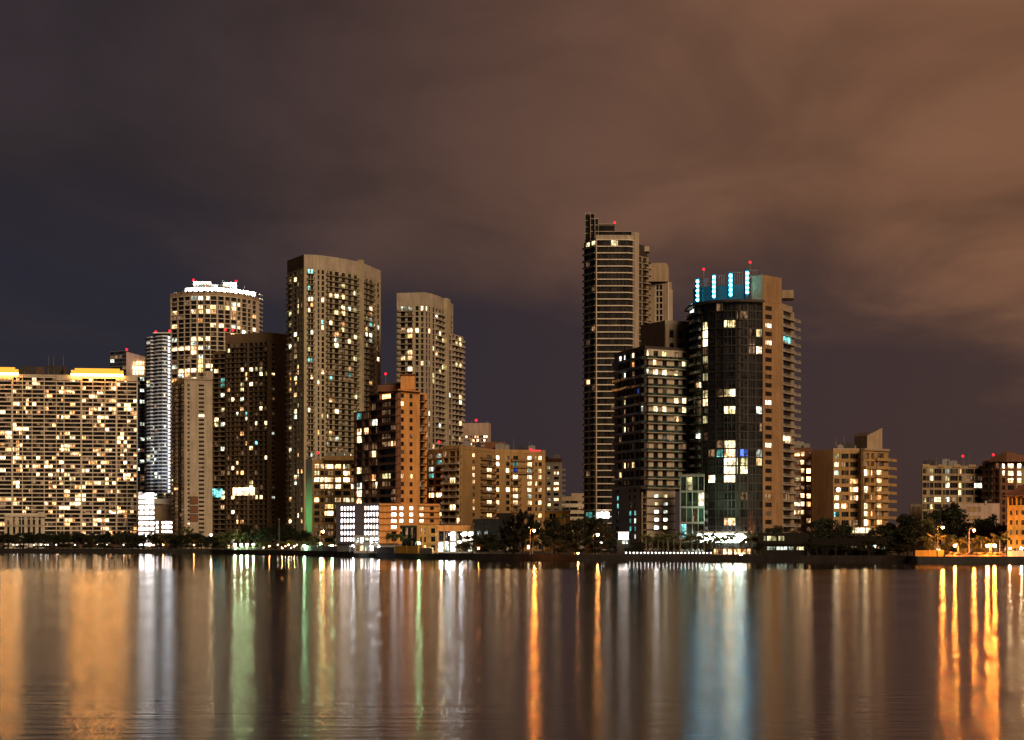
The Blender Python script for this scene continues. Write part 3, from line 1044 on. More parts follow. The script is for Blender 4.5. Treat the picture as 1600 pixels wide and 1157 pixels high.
ld.color = (0.20, 1.0, 0.25)
ld.spot_size = RAD(95)
ld.spot_blend = 0.5
lo_ = bpy.data.objects.new('flood', ld)
lo_.location = (0.6, 0, 16.2)
tgt = Vector((*P(483, 1068), 22.0))
lo_.rotation_euler = (Vector((q[0], q[1], GZ + 16.2)) - tgt).to_track_quat('Z', 'Y').to_euler()
lo_.parent = gf
COL.objects.link(lo_)

# J: orange tower with a dark flank
J = Tower('orange_tower', 'orange stucco tower with a dark brown balcony flank', 24)
d = 960
pj0 = Path([P(553, 1002), P(577, 988)])
pj1 = Path([P(577, 988), P(622, 960)])
pj2 = Path([P(622, 960), P(655, 972)])
pj3 = Path([P(655, 976), P(667, 980)])
fhj = 12.6 * d / FPX
zt = zf(612, d)
nj = floors(GZ, zt, fhj)
z0 = zt - nj * fhj
J.facade(pj0, z0, nj - 2, fhj, [(556, 565), (568, 575.5)], rust, brown, lo=0.2, up=0.4, recess=0.7, p_lit=0.10, pal='wyd', p_dim=0.2)
J.facade(pj1, z0, nj, fhj, [(577.5, 589), (593, 620.5)], rust, brown, lo=0.2, up=0.4, recess=1.4, p_lit=0.06, pal='dwa', p_dim=0.35, split=2, sub=3)
J.balconies(pj1, 592, 621, z0, nj, fhj, 0.9, rust, rust, 'solid')
J.facade(pj2, z0, nj, fhj, [(626, 631.5), (640, 645)], orange, orange, lo=0.75, up=1.0, recess=0.4, out=-0.012, p_lit=0.08, pal='wd', sub=2)
J.facade(pj3, z0, nj, fhj, [(656, 663.5)], orange, orange, lo=0.2, up=0.3, recess=1.2, p_lit=0.05, pal='d')
J.balconies(pj3, 655.5, 664, z0, nj, fhj, 1.2, orange, railm, 'bars')
J.core([pj0], 22, z0 + (nj - 2) * fhj + 0.5, rust, 0.7)
J.core([pj1, pj2], 26, zf(611, d), rust, 1.4, name='main_wall')
J.core([pj3], 16, zf(613, d), orange, 1.2, name='wing_wall')
J.part('roof_slab', MB().prism([P(612, 964), P(622, 957.5), P(657, 970), P(655, 984), P(612, 984)], zf(610.6, d), zf(608.6, d)), orange)
J.part('roof_slab', strip(MB(), pj1, 0, pj1.L, 0.0, 0.6, zf(613, d), zf(611.0, d)), rust)
J.block('penthouse', 626, 648, 975, 586, 609, 10, orange)
J.block('penthouse_cap', 625, 649, 974, 584.5, 586, 12, rust)
J.block('plant_room', 590, 626, 985, 602, 612, 10, rust)
J.block('plant_room', 600, 626, 990, 598, 602, 10, dbrown)
J.lit([(561, 648, 't'), (561, 675, 'w'), (561, 686, 'w'), (583, 661, 'c'), (583, 711, 'b'), (561, 757, 'c'), (561, 771, 'b'), (561, 783, 'w'), (643, 747, 'y'), (628, 747, 'w'), (628, 633, 'w'), (610, 747, 'y'), (583, 748, 'a')], 12)
J.beacon(602.5, 584.5, 990, 5.0)
J.done()

# L: car park podium in front of it, white on one side, orange on the other
Lp = Tower('parking_podium', 'parking podium with white lit bays and orange end at the foot of the orange tower', 25)
d = 938
pl0 = Path([P(525, 962), P(592, 938)])
pl1 = Path([P(592, 938), P(687, 948)])
fhl = 9.85 * d / FPX
zt = zf(789, d)
nl = 6
z0 = zt - nl * fhl
c0 = []
for k in range(13):
    x = 532 + k * 4.62
    if not (552 < x < 565):
        c0.append((x, x + 3.0))
Lp.facade(pl0, z0, nl, fhl, c0, lilac, lilac, lo=0.5, up=0.55, recess=0.5, sub=1, p_lit=1.0, pal='W', fr='p')
Lp.core([pl0, pl1], 16, zf(787, d), grey, 0.5)
Lp.parapet(pl0, zt + 0.56, zf(786, d), grey)
# orange side: deep louvre shelves, punched windows
Lp.facade(pl1, z0, nl, fhl, [(611.5, 619.5), (625, 630), (640, 645.5), (656, 662), (672, 678)], orange, orange, lo=0.8, up=0.6, recess=0.5, out=-0.02, sub=2, p_lit=0.0)
for k in range(nl + 1):
    for (a, b) in ((592.5, 622), (654, 686.5)):
        Lp.part('louvre_shelf', strip(MB(), pl1, pl1.s_of(a), pl1.s_of(b), 0.02, 0.9, z0 + k * fhl - 0.35, z0 + k * fhl), orange)
Lp.lit([(615, 795, 'W'), (628, 795, 'W'), (643, 795, 'W'), (659, 795, 'b'), (615, 805, 'W'), (628, 805, 'W'), (643, 805, 'W'), (659, 805, 'b'), (615, 815, 'W'), (628, 815, 'W'), (643, 815, 'W'), (659, 815, 'b'), (615, 825, 'W')], 8)
Lp.done()

# N: ochre flats
N = Tower('ochre_flats', 'broad ochre apartment block with punched windows and a red lit roof edge', 30)
d = 965
pn0 = Path([P(667, 1004), P(691, 992)])
pn1 = Path([P(691, 974), P(720, 965)])
pn2 = Path([P(720, 965), P(773, 1012)])
pn3 = Path([P(773, 1012), P(852, 1020)])
fhn = 10.3 * 985 / FPX
zt = zf(706, 980)
nn = floors(GZ, zt, fhn)
z0 = zt - nn * fhn
N.facade(pn0, z0, nn, fhn, [(669, 678), (680.5, 690)], olive, olive, lo=0.3, up=0.7, recess=0.6, p_lit=0.2, pal='wyct', p_dim=0.3, sub=3)
N.facade(pn1, z0, nn, fhn, [(693, 700), (702, 711), (713, 718)], olive, olive, lo=0.2, up=0.4, recess=0.7, p_lit=0.10, pal='wy', p_dim=0.3)
N.balconies(pn1, 691.5, 718.5, z0, nn - 1, fhn, 1.3, cream, framew, 'bars')
N.facade(pn2, z0, nn, fhn, [(738.2, 742.4), (760.8, 769)], olive, olive, lo=0.7, up=0.7, recess=0.35, out=-0.012, p_lit=0.3, pal='wba', p_dim=0.3)
N.balconies(pn2, 750.5, 772.5, z0, nn, fhn, 1.2, olive, railm, 'bars')
N.facade(pn3, z0, nn, fhn, [(775.5, 780), (791, 796), (802, 809.5), (824, 831), (836.5, 839), (841.5, 846.3)], olive, olive, lo=0.55, up=0.65, recess=0.35, out=-0.012, p_lit=0.26, pal='wbaw', p_dim=0.3)
N.balconies(pn3, 799, 833, z0 + fhn * (nn - 3), 3, fhn, 1.2, olive, railm, 'bars')
N.balconies(pn3, 799, 814, z0, nn - 3, fhn, 1.0, olive, railm, 'bars')
N.core([pn0], 16, zf(700, 980), olive, 0.6)
N.core([pn1, pn2, pn3], 20, zf(699, 980), olive, 0.7, name='main_wall')
for p, m in ((pn1, olive), (pn2, olive), (pn3, olive)):
    N.parapet(p, zt + 0.72, zf(696.5, 970), m)
N.block('penthouse', 757, 790, 1022, 691, 705, 9, rust)
N.lit([(738, 713, 'w'), (765, 734, 'b'), (765, 745, 'w'), (765, 766, 'c'), (765, 786, 'b'), (827, 716, 'b'), (827, 726, 'w'), (827, 737, 'c'), (827, 747, 'b'), (827, 757, 'b'), (827, 767, 'b'), (827, 778, 'c'), (806, 726, 't'), (806, 737, 'u'), (806, 767, 'a'), (806, 778, 'b'), (843, 735, 'w'), (843, 746, 'w'), (843, 767, 'b'), (740, 796, 'w'), (740, 755, 'w'), (672, 742, 't'), (673, 771, 'w'), (684, 772, 'w'), (778, 766, 'w'), (706, 755, 'w'), (706, 797, 'w')])
clutter(N, pn2, 699, 975, 5)
clutter(N, pn3, 699, 980, 6)
N.part('red_neon', strip(MB(), pn3, pn3.s_of(828), pn3.s_of(844), 0.15, 0.4, zf(704.6, 1015), zf(703.2, 1015)), glowmat('red neon', (1.0, 0.03, 0.04), 3.0))
N.beacon(829.5, 703.0, 1012, 1.0)
N.beacon(686, 691, 985, 2.0)
N.done()

# O: small cream block
O = Tower('cream_flats', 'small cream apartment block with a red cornice beside the ochre flats', 31)
d = 1180
po = Path([P(849, 1180), P(878, 1180)])
fho = 8.3 * d / FPX
zt = zf(727, d)
no = floors(GZ, zt, fho)
O.facade(po, zt - no * fho, no, fho, [(855, 860), (865.5, 873)], cream, cream, lo=0.7, up=0.8, recess=0.35, out=-0.012, p_lit=0.25, pal='wyd')
O.core([po], 16, zf(720, d), cream, 0.35)
O.parapet(po, zt + 0.82, zf(722.5, d), cream)
O.parapet(po, zf(722, d), zf(716.8, d), redtile, -0.6, 0.5, 'cornice')
po2 = Path([P(878, 1181), P(880, 1186)])
O.balconies(po2, 878, 880, zt - no * fho, no, fho, 1.4, cream, cream, 'solid')
clutter(O, po, 720, 1180, 3)
O.lit([(869, 757, 'b'), (869, 765, 'w'), (869, 741, 'w')])
O.done()
O2 = Tower('yellow_house', 'low yellow house with a flat roof peeping over dark trees', 32)
d = 900
po = Path([P(852, 900), P(891, 904)])
O2.core([po], 10, zf(798, d), olive, 0.3)
O2.facade(po, zf(845, d), 3, 4.2, [(858.5, 869), (878, 883)], yellow, yellow, lo=0.7, up=0.9, recess=0.3, out=-0.01, p_dim=0.5, sub=2, fr='p')
O2.parapet(po, zf(799.5, d), zf(797.5, d), cream, -0.5, 0.5, 'roof_slab')
O2.done()
O3 = Tower('low_garage', 'low pale parking structure with long decks left of the gridded tower base', 33)
d = 1250
po = Path([P(876, 1250), P(916, 1254)])
O3.core([po], 30, zf(779, d), grey, 1.5)
O3.facade(po, zf(833, d), 5, 4.0, cols_even(877, 916, 3, 0.96), tan, cream, lo=0.3, up=1.9, recess=1.5, p_lit=0, p_dim=0.2, sub=1)
O3.parapet(po, zf(782, d), zf(776, d), tan)
O3.block('roof_block', 893, 912, 1254, 771, 777, 8, tan)
O3.done()

# Q: tall tower ruled by pale floor lines
Q = Tower('lined_tower', 'tallest tower with fine pale floor lines and a stepped glass crown', 34)
d = 1000
pq0 = Path([P(912.5, 1012), P(931, 1000)])
pq1 = Path([P(931, 1000), P(981, 1000), P(985.5, 1001), P(989, 1003.5)])
pq2 = Path([P(989.5, 1003), P(996, 1007)])
pq3 = Path([P(996, 1010), P(1013.5, 1020)])
fhq = 10.3 * d / FPX
zt = zf(375, d)
nq = floors(GZ, zt, fhq)
z0 = zt - nq * fhq
Q.facade(pq0, z0, nq, fhq, [(914, 921.5), (923, 929.8)], dbrown, dbrown, lo=0.12, up=0.2, recess=0.7, p_lit=0.004, pal='wd', sub=2)
Q.balconies(pq0, 912.6, 922, z0, nq, fhq, 1.0, beige, railg, 'glass', rh=0.7)
Q.balconies(pq0, 923, 931, z0, nq, fhq, 0.9, beige, railg, 'glass', rh=0.7)
Q.balconies(Path([P(908.6, 1013), P(912.6, 1013)]), 908.7, 912.5, z0, nq, fhq, 1.2, cream, cream, 'solid', step=2, rh=0.4)
Q.facade(pq1, z0, nq, fhq, cols_even(932, 988.6, 10, 0.93), dbrown, ivory, lo=0.26, up=0.26, recess=0.35, out=0.6, p_lit=0.0, pal='wc', p_dim=0.01, sub=4, fr='d')
Q.facade(pq3, z0, nq - 2, fhq, [(997.2, 1003), (1004.5, 1010.5)], tan, tan, lo=0.2, up=0.3, recess=0.5, p_lit=0.01, pal='w', sub=3)
Q.balconies(pq3, 1003.6, 1013.3, z0, nq - 2, fhq, 1.4, cream, railm, 'bars')
Q.part('corner_mullion', strip(MB(), pq1, 0, 0.5, 0.5, 0.8, GZ, zt), cream)
Q.part('stair_pier', strip(MB(), pq2, 0, pq2.L, -1.0, 0.9, GZ, zf(361, d)), beige)
Q.core([pq0, pq1, pq3], 24, zf(376, d), dbrown, 0.7)
Q.parapet(pq1, zt + 0.28, zf(367.5, d), beige)
Q.block('roof_cap', 1005, 1014.5, 1018, 385, 393, 8, beige)
# stepped glass crown with pale frames
for (x0, x1, y0, y1, dd) in ((914, 922, 333, 375, 1011), (922.5, 929, 334, 372, 1008), (929.5, 935, 342, 372, 1006), (931, 961, 350, 362, 1012), (931, 987, 362, 368, 1010)):
    b_ = Q.block('crown_glass', x0, x1, dd, y0, y1, 8, glass)
    pth = Path([P(x0, dd), P(x1, dd)])
    yy = y1 - 10
    while yy > y0 - 1:
        Q.part('crown_rail', strip(MB(), pth, 0, pth.L, 0.02, 0.25, zf(yy + 0.4, dd), zf(yy - 0.4, dd)), beige, parent=b_)
        yy -= 10
    for xx in (x0, x1):
        Q.part('crown_post', strip(MB(), pth, max(0, pth.s_of(xx) - 0.15), min(pth.L, pth.s_of(xx) + 0.15), 0.02, 0.3, zf(y1, dd), zf(y0, dd)), beige, parent=b_)
    Q.part('crown_coping', strip(MB(), pth, 0, pth.L, 0.02, 0.35, zf(y0 + 0.6, dd), zf(y0 - 0.4, dd)), beige, parent=b_)
Q.beacon(960.5, 348.3, 1012, 1.4)
Q.lit([(917, 381, 'y'), (927, 380, 'y'), (959, 380, 'y'), (964, 380, 'y'), (920, 603, 'w')], 8)
for k, (xa, xb) in enumerate(((921.5, 930), (932.5, 950.5))):
    Q.part('entrance_sign', strip(MB(), pq1 if k else pq0, (pq1 if k else pq0).s_of(xa), (pq1 if k else pq0).s_of(xb), 1.7, 2.0, zf(810, d), zf(800.5, d)), L['W'] if k else L['t'])
Q.done()
Q2 = Tower('annex_tower', 'plain tan tower with rounded top shoulder right behind the lined tower', 35)
d = 1062
pz = Path([P(1010, 1066), P(1045, 1062)])
pz2 = Path([P(1045, 1062), P(1051, 1066)])
Q2.core([pz, pz2], 20, zf(440, d), tan, 0.4)
n = 8
poly = [P(1012, 1062), P(1045.5, 1059)]
prof = [(1012, 440)] + [(1012, 411.5)] + [(1038 + 7 * sin(pi / 2 * k / n), 420 - 9 * cos(pi / 2 * k / n)) for k in range(n + 1)] + [(1045, 440)]
mb = MB()
nn_ = len(prof)
i = 0
for dd in (1061, 1080):
    mb.v += [(P(a, dd)[0], dd, zf(b, 1061)) for a, b in prof]
mb.f.append(tuple(range(nn_))[::-1]); mb.m.append(0)
mb.f.append(tuple(range(nn_, 2 * nn_))); mb.m.append(0)
for k in range(nn_):
    k2 = (k + 1) % nn_
    mb.f.append((k, k2, nn_ + k2, nn_ + k)); mb.m.append(0)
Q2.part('shoulder', mb, tan)
Q2.part('front_wall', strip(MB(), pz, 0, pz.s_of(1023), -0.5, 0.0, GZ, zf(433, d)), tan)
Q2.part('front_wall', strip(MB(), pz, pz.s_of(1036), pz.L, -0.5, 0.0, GZ, zf(439.9, d)), tan)
nz = floors(GZ, zf(444, d), fhq)
pzs = Path([pz.off(pz.s_of(1023), 0), pz.off(pz.s_of(1036), 0)])
Q2.facade(pzs, zf(444, d) - nz * fhq, nz, fhq, [(1025.5, 1029), (1030.5, 1035)], cream, cream, lo=0.25, up=0.35, recess=0.4, p_lit=0.0, sub=1)
Q2.part('frame_cap', strip(MB(), pzs, 0, pzs.L, 0.05, 0.8, zf(436.5, d), zf(432, d)), cream)
Q2.part('edge_trim', strip(MB(), pz, pz.L - 0.45, pz.L, 0.02, 0.5, GZ, zf(421, d)), white)
Q2.part('side_wall', strip(MB(), pz2, 0.05, pz2.L, -0.5, 0.05, GZ, zf(452, d)), beige)
Q2.done()

# R: balcony tower, dark on its left flank, podium below
R = Tower('balcony_tower', 'brown apartment tower with full width balconies and set back top', 36)
d = 800
pr0 = Path([P(960, 834), P(1008, 800)])
pr1 = Path([P(1008, 800), P(1080, 812)])
fhr = 14.45 * d / FPX
zt = zf(546, d)
nr = 15
z0 = zt - nr * fhr
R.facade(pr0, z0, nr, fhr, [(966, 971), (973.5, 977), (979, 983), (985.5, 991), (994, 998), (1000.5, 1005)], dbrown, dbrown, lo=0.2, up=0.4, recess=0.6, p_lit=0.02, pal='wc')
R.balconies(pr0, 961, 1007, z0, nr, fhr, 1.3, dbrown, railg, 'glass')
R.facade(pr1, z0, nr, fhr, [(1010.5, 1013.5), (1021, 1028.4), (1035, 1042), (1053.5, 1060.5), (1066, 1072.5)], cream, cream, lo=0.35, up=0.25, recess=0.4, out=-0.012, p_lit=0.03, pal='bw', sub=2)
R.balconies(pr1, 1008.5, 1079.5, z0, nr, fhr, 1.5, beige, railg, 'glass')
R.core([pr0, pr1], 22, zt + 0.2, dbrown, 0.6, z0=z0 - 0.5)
R.parapet(pr0, zt + 0.42, zt + 1.5, dbrown)
R.parapet(pr1, zt + 0.27, zt + 1.3, dbrown)
# set-back top
pt0 = Path([P(1001, 836), P(1039, 818)])
pt1 = Path([P(1039, 818), P(1082, 824)])
R.core([pt0, pt1], 14, zf(501, 818), brown, 0.4, z0=zt - 0.4, name='top_wall')
R.part('top_flank', strip(MB(), pt0, 0, pt0.L, -0.45, 0, zt, zf(501, 818)), umber)
ft = (zf(512, 818) - zt) / 2
R.facade(pt1, zt, 2, ft, [(1046, 1053), (1060, 1067)], tan, tan, lo=0.9, up=1.2, recess=0.4, out=-0.012, sub=2)
R.parapet(pt1, zt + 2 * ft + 1.22, zf(500.5, 818), tan)
R.lit([(969, 553, 'c'), (977, 553, 'c'), (987, 552, 'b'), (1011, 550, 'b'), (1038, 551, 'y'), (1057, 552, 'd'), (987, 566, 'a'), (1012, 577, 'c'), (1024, 579, 'b'), (1038, 580, 'b'), (1057, 579, 'y'), (1069, 578, 'y'), (1000, 620, 'u'), (1024, 635, 'b'), (1045, 635, 'b'), (975, 636, 'y'), (975, 650, 'd'), (975, 664, 'y'), (975, 678, 'b'), (1003, 647, 'c'), (1069, 648, 'b'), (988, 706, 'd'), (977, 735, 'a'), (988, 735, 'w')], 11)
# shaft and garage podium below the flats
pu0 = Path([P(956, 836), P(1000, 806)])
pu1 = Path([P(1011, 800), P(1055, 806)])
zb = z0 - 0.5
R.core([pu1], 18, zb, grey, 0.5, name='shaft_wall')
R.facade(pu1, zf(769, d), 1, zb - zf(769, d), [(1021, 1028.5), (1034.5, 1042)], beige, beige, lo=0.05, up=0.6, recess=0.5, sub=2, topband=False)
R.facade(pu1, zf(769, d) - 7 * 3.1, 7, 3.1, [(1022.5, 1029.5), (1037, 1043.5)], cream, cream, lo=0.9, up=0.95, recess=0.5, out=-0.012, sub=1, topband=True)
for k in range(8):
    R.part('deck_lip', strip(MB(), pu1, 0, pu1.L, 0.02, 0.5, zf(769, d) - k * 3.1 + 0.6, zf(769, d) - k * 3.1 + 0.95), dgrey)
R.core([pu0], 18, zb - 0.3, dbrown, 0.5, name='flank_wall')
R.facade(pu0, zf(758, d) - 8 * 3.1, 8, 3.1, [(963, 966.5), (982.5, 986.2), (990, 993.7)], dbrown, dbrown, lo=0.6, up=0.6, recess=0.4, sub=1)
R.lit([(1026, 775, 'c'), (1040, 775, 'y'), (1026, 787, 'y'), (1040, 788, 'c'), (1026, 798, 'W'), (1026, 810, 'W'), (1026, 822, 'W'), (1040, 799, 'c'), (1040, 811, 'c'), (1040, 823, 'b'), (984, 798, 't'), (992, 798, 't'), (984, 810, 't'), (992, 810, 'c'), (984, 822, 't'), (992, 822, 't'), (992, 834, 'c'), (964, 775, 't'), (964, 786, 't')], 7)
R.done()

# S: blue crowned tower
S = Tower('blue_crown_tower', 'dark glass tower with cyan bulb columns on its crown and a tan window spine', 37)
d = 790
ps0 = Path([P(1076, 822), P(1083, 806), P(1095, 797), P(1112, 791), P(1132, 788), P(1155, 787), P(1192, 790)])
ps1 = Path([P(1192, 790), P(1221, 800)])
ps2 = Path([P(1222, 812), P(1241, 826)])
fhs = 13.4 * d / FPX
zt = zf(474, d)
ns = floors(GZ, zt, fhs)
z0 = zt - ns * fhs
cs = [(1078, 1084.5), (1086, 1095), (1097, 1105.5), (1107, 1117), (1119, 1129.5), (1131, 1149), (1151.5, 1168), (1170, 1180), (1182, 1191)]
S.facade(ps0, z0, ns, fhs, cs, black, black, lo=0.15, up=0.22, recess=0.5, out=0.02, p_lit=0.015, pal='yw', p_dim=0.05, sub=3)
S.balconies(ps0, 1076.5, 1096, z0, ns, fhs, 1.5, black, railg, 'glass')
S.facade(ps1, z0, ns, fhs, [(1195.8, 1206.3)], spine, spine, lo=0.85, up=0.75, recess=0.35, out=-0.012, p_lit=0.0, sub=3)
S.facade(ps2, z0, ns, fhs, [(1224, 1237)], tan, tan, lo=0.2, up=0.3, recess=0.6, p_lit=0.02, pal='wt', sub=3)
S.balconies(ps2, 1223, 1240.8, z0, ns, fhs, 0.9, beige, framew, 'bars')
S.balconies(Path([P(1241, 828), P(1248, 832)]), 1241.2, 1247.8, z0, ns, fhs, 1.0, beige, framew, 'bars')
S.core([ps0, ps1], 26, zt + 0.1, black, 0.5)
S.core([ps2], 18, zf(463, d), tan, 0.6, name='wing_wall')
S.part('roof_slab', strip(MB(), ps0, 0, ps0.L, -2.0, 1.8, zt + 0.15, zt + 1.0), dbrown)
S.part('spine_wall', strip(MB(), ps1, 0, ps1.L, -6.0, 0.05, zt + 0.76, zf(429.5, d)), spine)
S.block('wing_cap', 1222, 1240, 816, 453.5, 466, 10, tan)
# crown drum with fins and bulbs
pcr = Path([P(1083, 806), P(1100, 799), P(1120, 795), P(1145, 793), P(1170, 793), P(1191, 795)])
S.part('crown_drum', strip(MB(), pcr, 0, pcr.s_of(1166), -1.0, 0.0, zt + 0.9, zf(444, d)), tealw)
S.part('crown_drum', strip(MB(), pcr, pcr.s_of(1166), pcr.L, -1.0, 0.0, zt + 0.9, zf(433, d)), dgrey)
S.part('crown_light_strip', strip(MB(), pcr, 0.4, pcr.s_of(1162), 1.0, 1.3, zt + 1.05, zt + 1.35), g_cyl)
for k, (px, yt, yb) in enumerate(((1093.5, 430, 466), (1117.5, 426.5, 463), (1142, 423, 461.5), (1166.5, 419.5, 458))):
    s0 = pcr.s_of(px)
    fin = S.part('crown_fin', strip(MB(), pcr, s0 - 0.6, s0 + 0.6, 0.02, 0.9, zt + 1.0, zf(yt, d)), tealw)
    a = pcr.off(s0, 1.15)
    for q in range(5):
        z = zf(yb - 2 - q * 7.4, d)
        S.part('bulb', MB().ball((0, 0, 0), 0.58, 8, 5), g_cyan, (a.x, a.y, z), parent=fin)
    S.part('light_bar', strip(MB(), pcr, s0 - 0.55, s0 + 0.55, 0.92, 0.98, zf(yb, d), zf(yb - 35, d)), g_bar, parent=fin)
    # open steel frame behind each fin
    s1 = s0 + (4.6 if k < 3 else 4.9)
    fr_ = MB()
    for j in range(5):
        t0 = s0 + 0.5 + (s1 - s0 - 0.7) * j / 4
        strip(fr_, pcr, t0, t0 + 0.13, -0.6, -0.45, zf(444, d), zf(yt + 0.5, d))
    strip(fr_, pcr, s0 + 0.4, s1, -0.6, -0.45, zf(yt + 1.2, d), zf(yt + 0.4, d))
    S.part('crown_frame', fr_, steel)
S.beacon(1099.5, 421, 795, 3.0)
S.beacon(1172, 410, 795, 3.0)
S.lit([(1082, 493, 'c'), (1101, 506, 'y'), (1101, 522, 'b'), (1101, 535, 'b'), (1140, 505, 'y'), (1187, 517, 'y'), (1187, 543, 'b'), (1175, 543, 'd'), (1101, 560, 'y'), (1101, 586, 'y'), (1101, 612, 'y'), (1140, 611, 'y'), (1124, 611, 'd'), (1101, 625, 'w'), (1140, 637, 'y'), (1187, 636, 'c'), (1101, 650, 'y'), (1090, 650, 'd'), (1090, 679, 'c'), (1101, 677, 'd'), (1140, 690, 'y'), (1160, 702, 'u'), (1140, 703, 'w'), (1124, 702, 't'), (1187, 703, 'c'), (1140, 717, 'b'), (1160, 717, 'y'), (1140, 730, 'b'), (1160, 730, 'y'), (1140, 744, 'b'), (1187, 717, 'w'), (1201, 514, 'b'), (1201, 540, 'b'), (1201, 634, 'b'), (1201, 700, 'b'), (1230, 530, 't'), (1230, 692, 'b')], 9)
# lobby: glazed podium with a blazing canopy
psl = Path([P(1062, 782), P(1100, 778)])
S.core([psl], 12, zf(742, 780), grey, 0.5, name='podium_wall')
S.facade(psl, zf(842, 780), 4, (zf(744, 780) - zf(842, 780)) / 4, cols_even(1063, 1100, 4, 0.9), grey, grey, lo=0.3, up=0.4, recess=0.5, g=glassg, p_lit=0.2, pal='ygt', p_dim=0.1, sub=2)
S.parapet(psl, zf(744, 780) + 0.5, zf(741, 780), grey)
S.lit([(1095, 783, 'b')], 12)
pcan = Path([P(1090, 772), P(1168, 772)])
can = S.part('lobby_canopy', strip(MB(), pcan, 0, pcan.L, -8, 0.2, zf(832.5, 772), zf(831, 772)), white)
for k in range(7):
    s0 = pcan.L * (k + 0.5) / 7
    S.part('lobby_light', strip(MB(), pcan, s0 - 1.2, s0 + 1.2, -3.0, -2.4, zf(848, 772), zf(834.5, 772)), g_lob, parent=can)
    a = pcan.off(s0, 0.5)
    up = S.part('uplight', MB().box(-0.3, 0.3, -0.3, 0.3, 0, 0.5), steel, (a.x, a.y, zf(830.5, 772)))
    ld = bpy.data.lights.new('uplight', 'SPOT')
    ld.energy = 5200
    ld.color = (0.55, 1.0, 0.62)
    ld.spot_size = RAD(110)
    ld.spot_blend = 0.8
    lo_ = bpy.data.objects.new('uplight', ld)
    lo_.location = (0, 0, 0.7)
    lo_.rotation_euler = Vector((0, -0.55, -1)).to_track_quat('Z', 'Y').to_euler()
    lo_.parent = up
    COL.objects.link(lo_)
S.done()

# T: two linked brown midrises
T = Tower('rust_midrise', 'rust brown midrise with small square lit windows beside the tan spine', 38)
d = 848
pt = Path([P(1219, 850), P(1269, 846)])
fht = 13.0 * d / FPX
zt = zf(704, d)
nt = floors(GZ, zt, fht)
z0 = zt - nt * fht
T.facade(pt, z0, nt, fht, [(1221.5, 1228), (1236, 1249.5), (1251, 1256.5), (1260, 1266.5)], rust, rust, lo=0.6, up=0.8, recess=0.5, p_lit=0.28, pal='awwa', p_dim=0.55, sub=3)
T.core([pt], 16, zf(701, d), rust, 0.5)
T.parapet(pt, zt + 0.82, zf(700, d), rust)
T.balconies(pt, 1235, 1258, z0, nt, fht, 1.0, rust, rust, 'solid')
T.lit([(1225, 727, 'b'), (1243, 752, 'y'), (1254, 727, 'w'), (1243, 793, 'b'), (1254, 793, 'b'), (1263, 739, 'w'), (1263, 752, 'w'), (1263, 817, 'w'), (1225, 740, 'w'), (1225, 752, 'w'), (1254, 805, 'w'), (1254, 778, 'w'), (1263, 778, 'w')], 9)
clutter(T, pt, 701, 848, 5)
T.done()
T2 = Tower('slant_roof_flats', 'tan flats with a slanted rooftop wedge and glowing balcony row', 39)
pt0 = Path([P(1268, 838), P(1302, 826)])
pt1 = Path([P(1302, 826), P(1346, 828)])
pt2 = Path([P(1349, 822), P(1388, 832)])
zt = zf(707, 826)
fht = 13.0 * 826 / FPX
nt = floors(GZ, zt, fht)
z0 = zt - nt * fht
T2.facade(pt1, z0, nt, fht, [(1303, 1311.5), (1315, 1326), (1328.5, 1341)], olive, olive, lo=0.55, up=0.8, recess=0.5, p_lit=0.10, pal='wa', p_dim=0.4, sub=3)
T2.facade(pt2, z0, nt, fht, [(1350.5, 1358.5), (1361, 1366), (1369.5, 1381)], olive, olive, lo=0.3, up=0.5, recess=1.2, p_lit=0.18, pal='wba', p_dim=0.5, sub=3)
T2.balconies(pt2, 1349.3, 1366, z0, nt, fht, 1.1, olive, olive, 'solid', step=2)
T2.balconies(pt2, 1367, 1387, z0, nt, fht, 1.3, olive, olive, 'solid')
T2.balconies(Path([P(1388, 834), P(1397, 842)]), 1388.2, 1396.8, z0, nt, fht, 1.2, olive, olive, 'solid')
T2.core([pt0, pt1], 18, zf(702, 826), tan, 0.5)
T2.core([pt2], 18, zf(703, 826), tan, 1.2, name='wing_wall')
T2.part('blank_wall', strip(MB(), pt0, 0.0, pt0.L, -0.55, 0.0, GZ, zf(703, 826)), spine)
T2.parapet(pt1, zt + 0.82, zf(700.5, 826), tan)
T2.part('roof_band', strip(MB(), pt2, 0, pt2.L, -1.3, 0.8, zt + 0.6, zf(700.5, 822)), tan)
dd = 830
T2.part('roof_wedge', MB().prism([P(1335, dd), P(1355, dd - 6), P(1355, dd + 14), P(1335, dd + 14)], zf(703, dd), [zf(682.5, dd), zf(682, dd), zf(672, dd), zf(676, dd)]), brown)
T2.part('roof_wedge', MB().prism([P(1355, dd - 6), P(1378.5, dd), P(1378.5, dd + 14), P(1355, dd + 14)], zf(703, dd), [zf(682, dd), zf(669, dd), zf(669, dd), zf(682, dd)]), tan)
T2.block('roof_plant', 1310, 1328, 835, 697, 702, 6, dbrown)
T2.lit([(1307, 714, 'y'), (1307, 727, 'y'), (1307, 740, 'c'), (1307, 779, 'w'), (1307, 792, 'b'), (1335, 752, 'a'), (1335, 778, 'w'), (1354, 740, 'b'), (1363, 740, 'b'), (1375, 740, 'b'), (1354, 727, 'd'), (1375, 753, 'w'), (1375, 766, 'w'), (1375, 779, 'a'), (1354, 792, 'b'), (1375, 792, 'w'), (1354, 805, 'y'), (1354, 817, 'w'), (1375, 817, 'a'), (1356, 778, 'w'), (1307, 805, 't')], 9)
q = P(1310, 818)
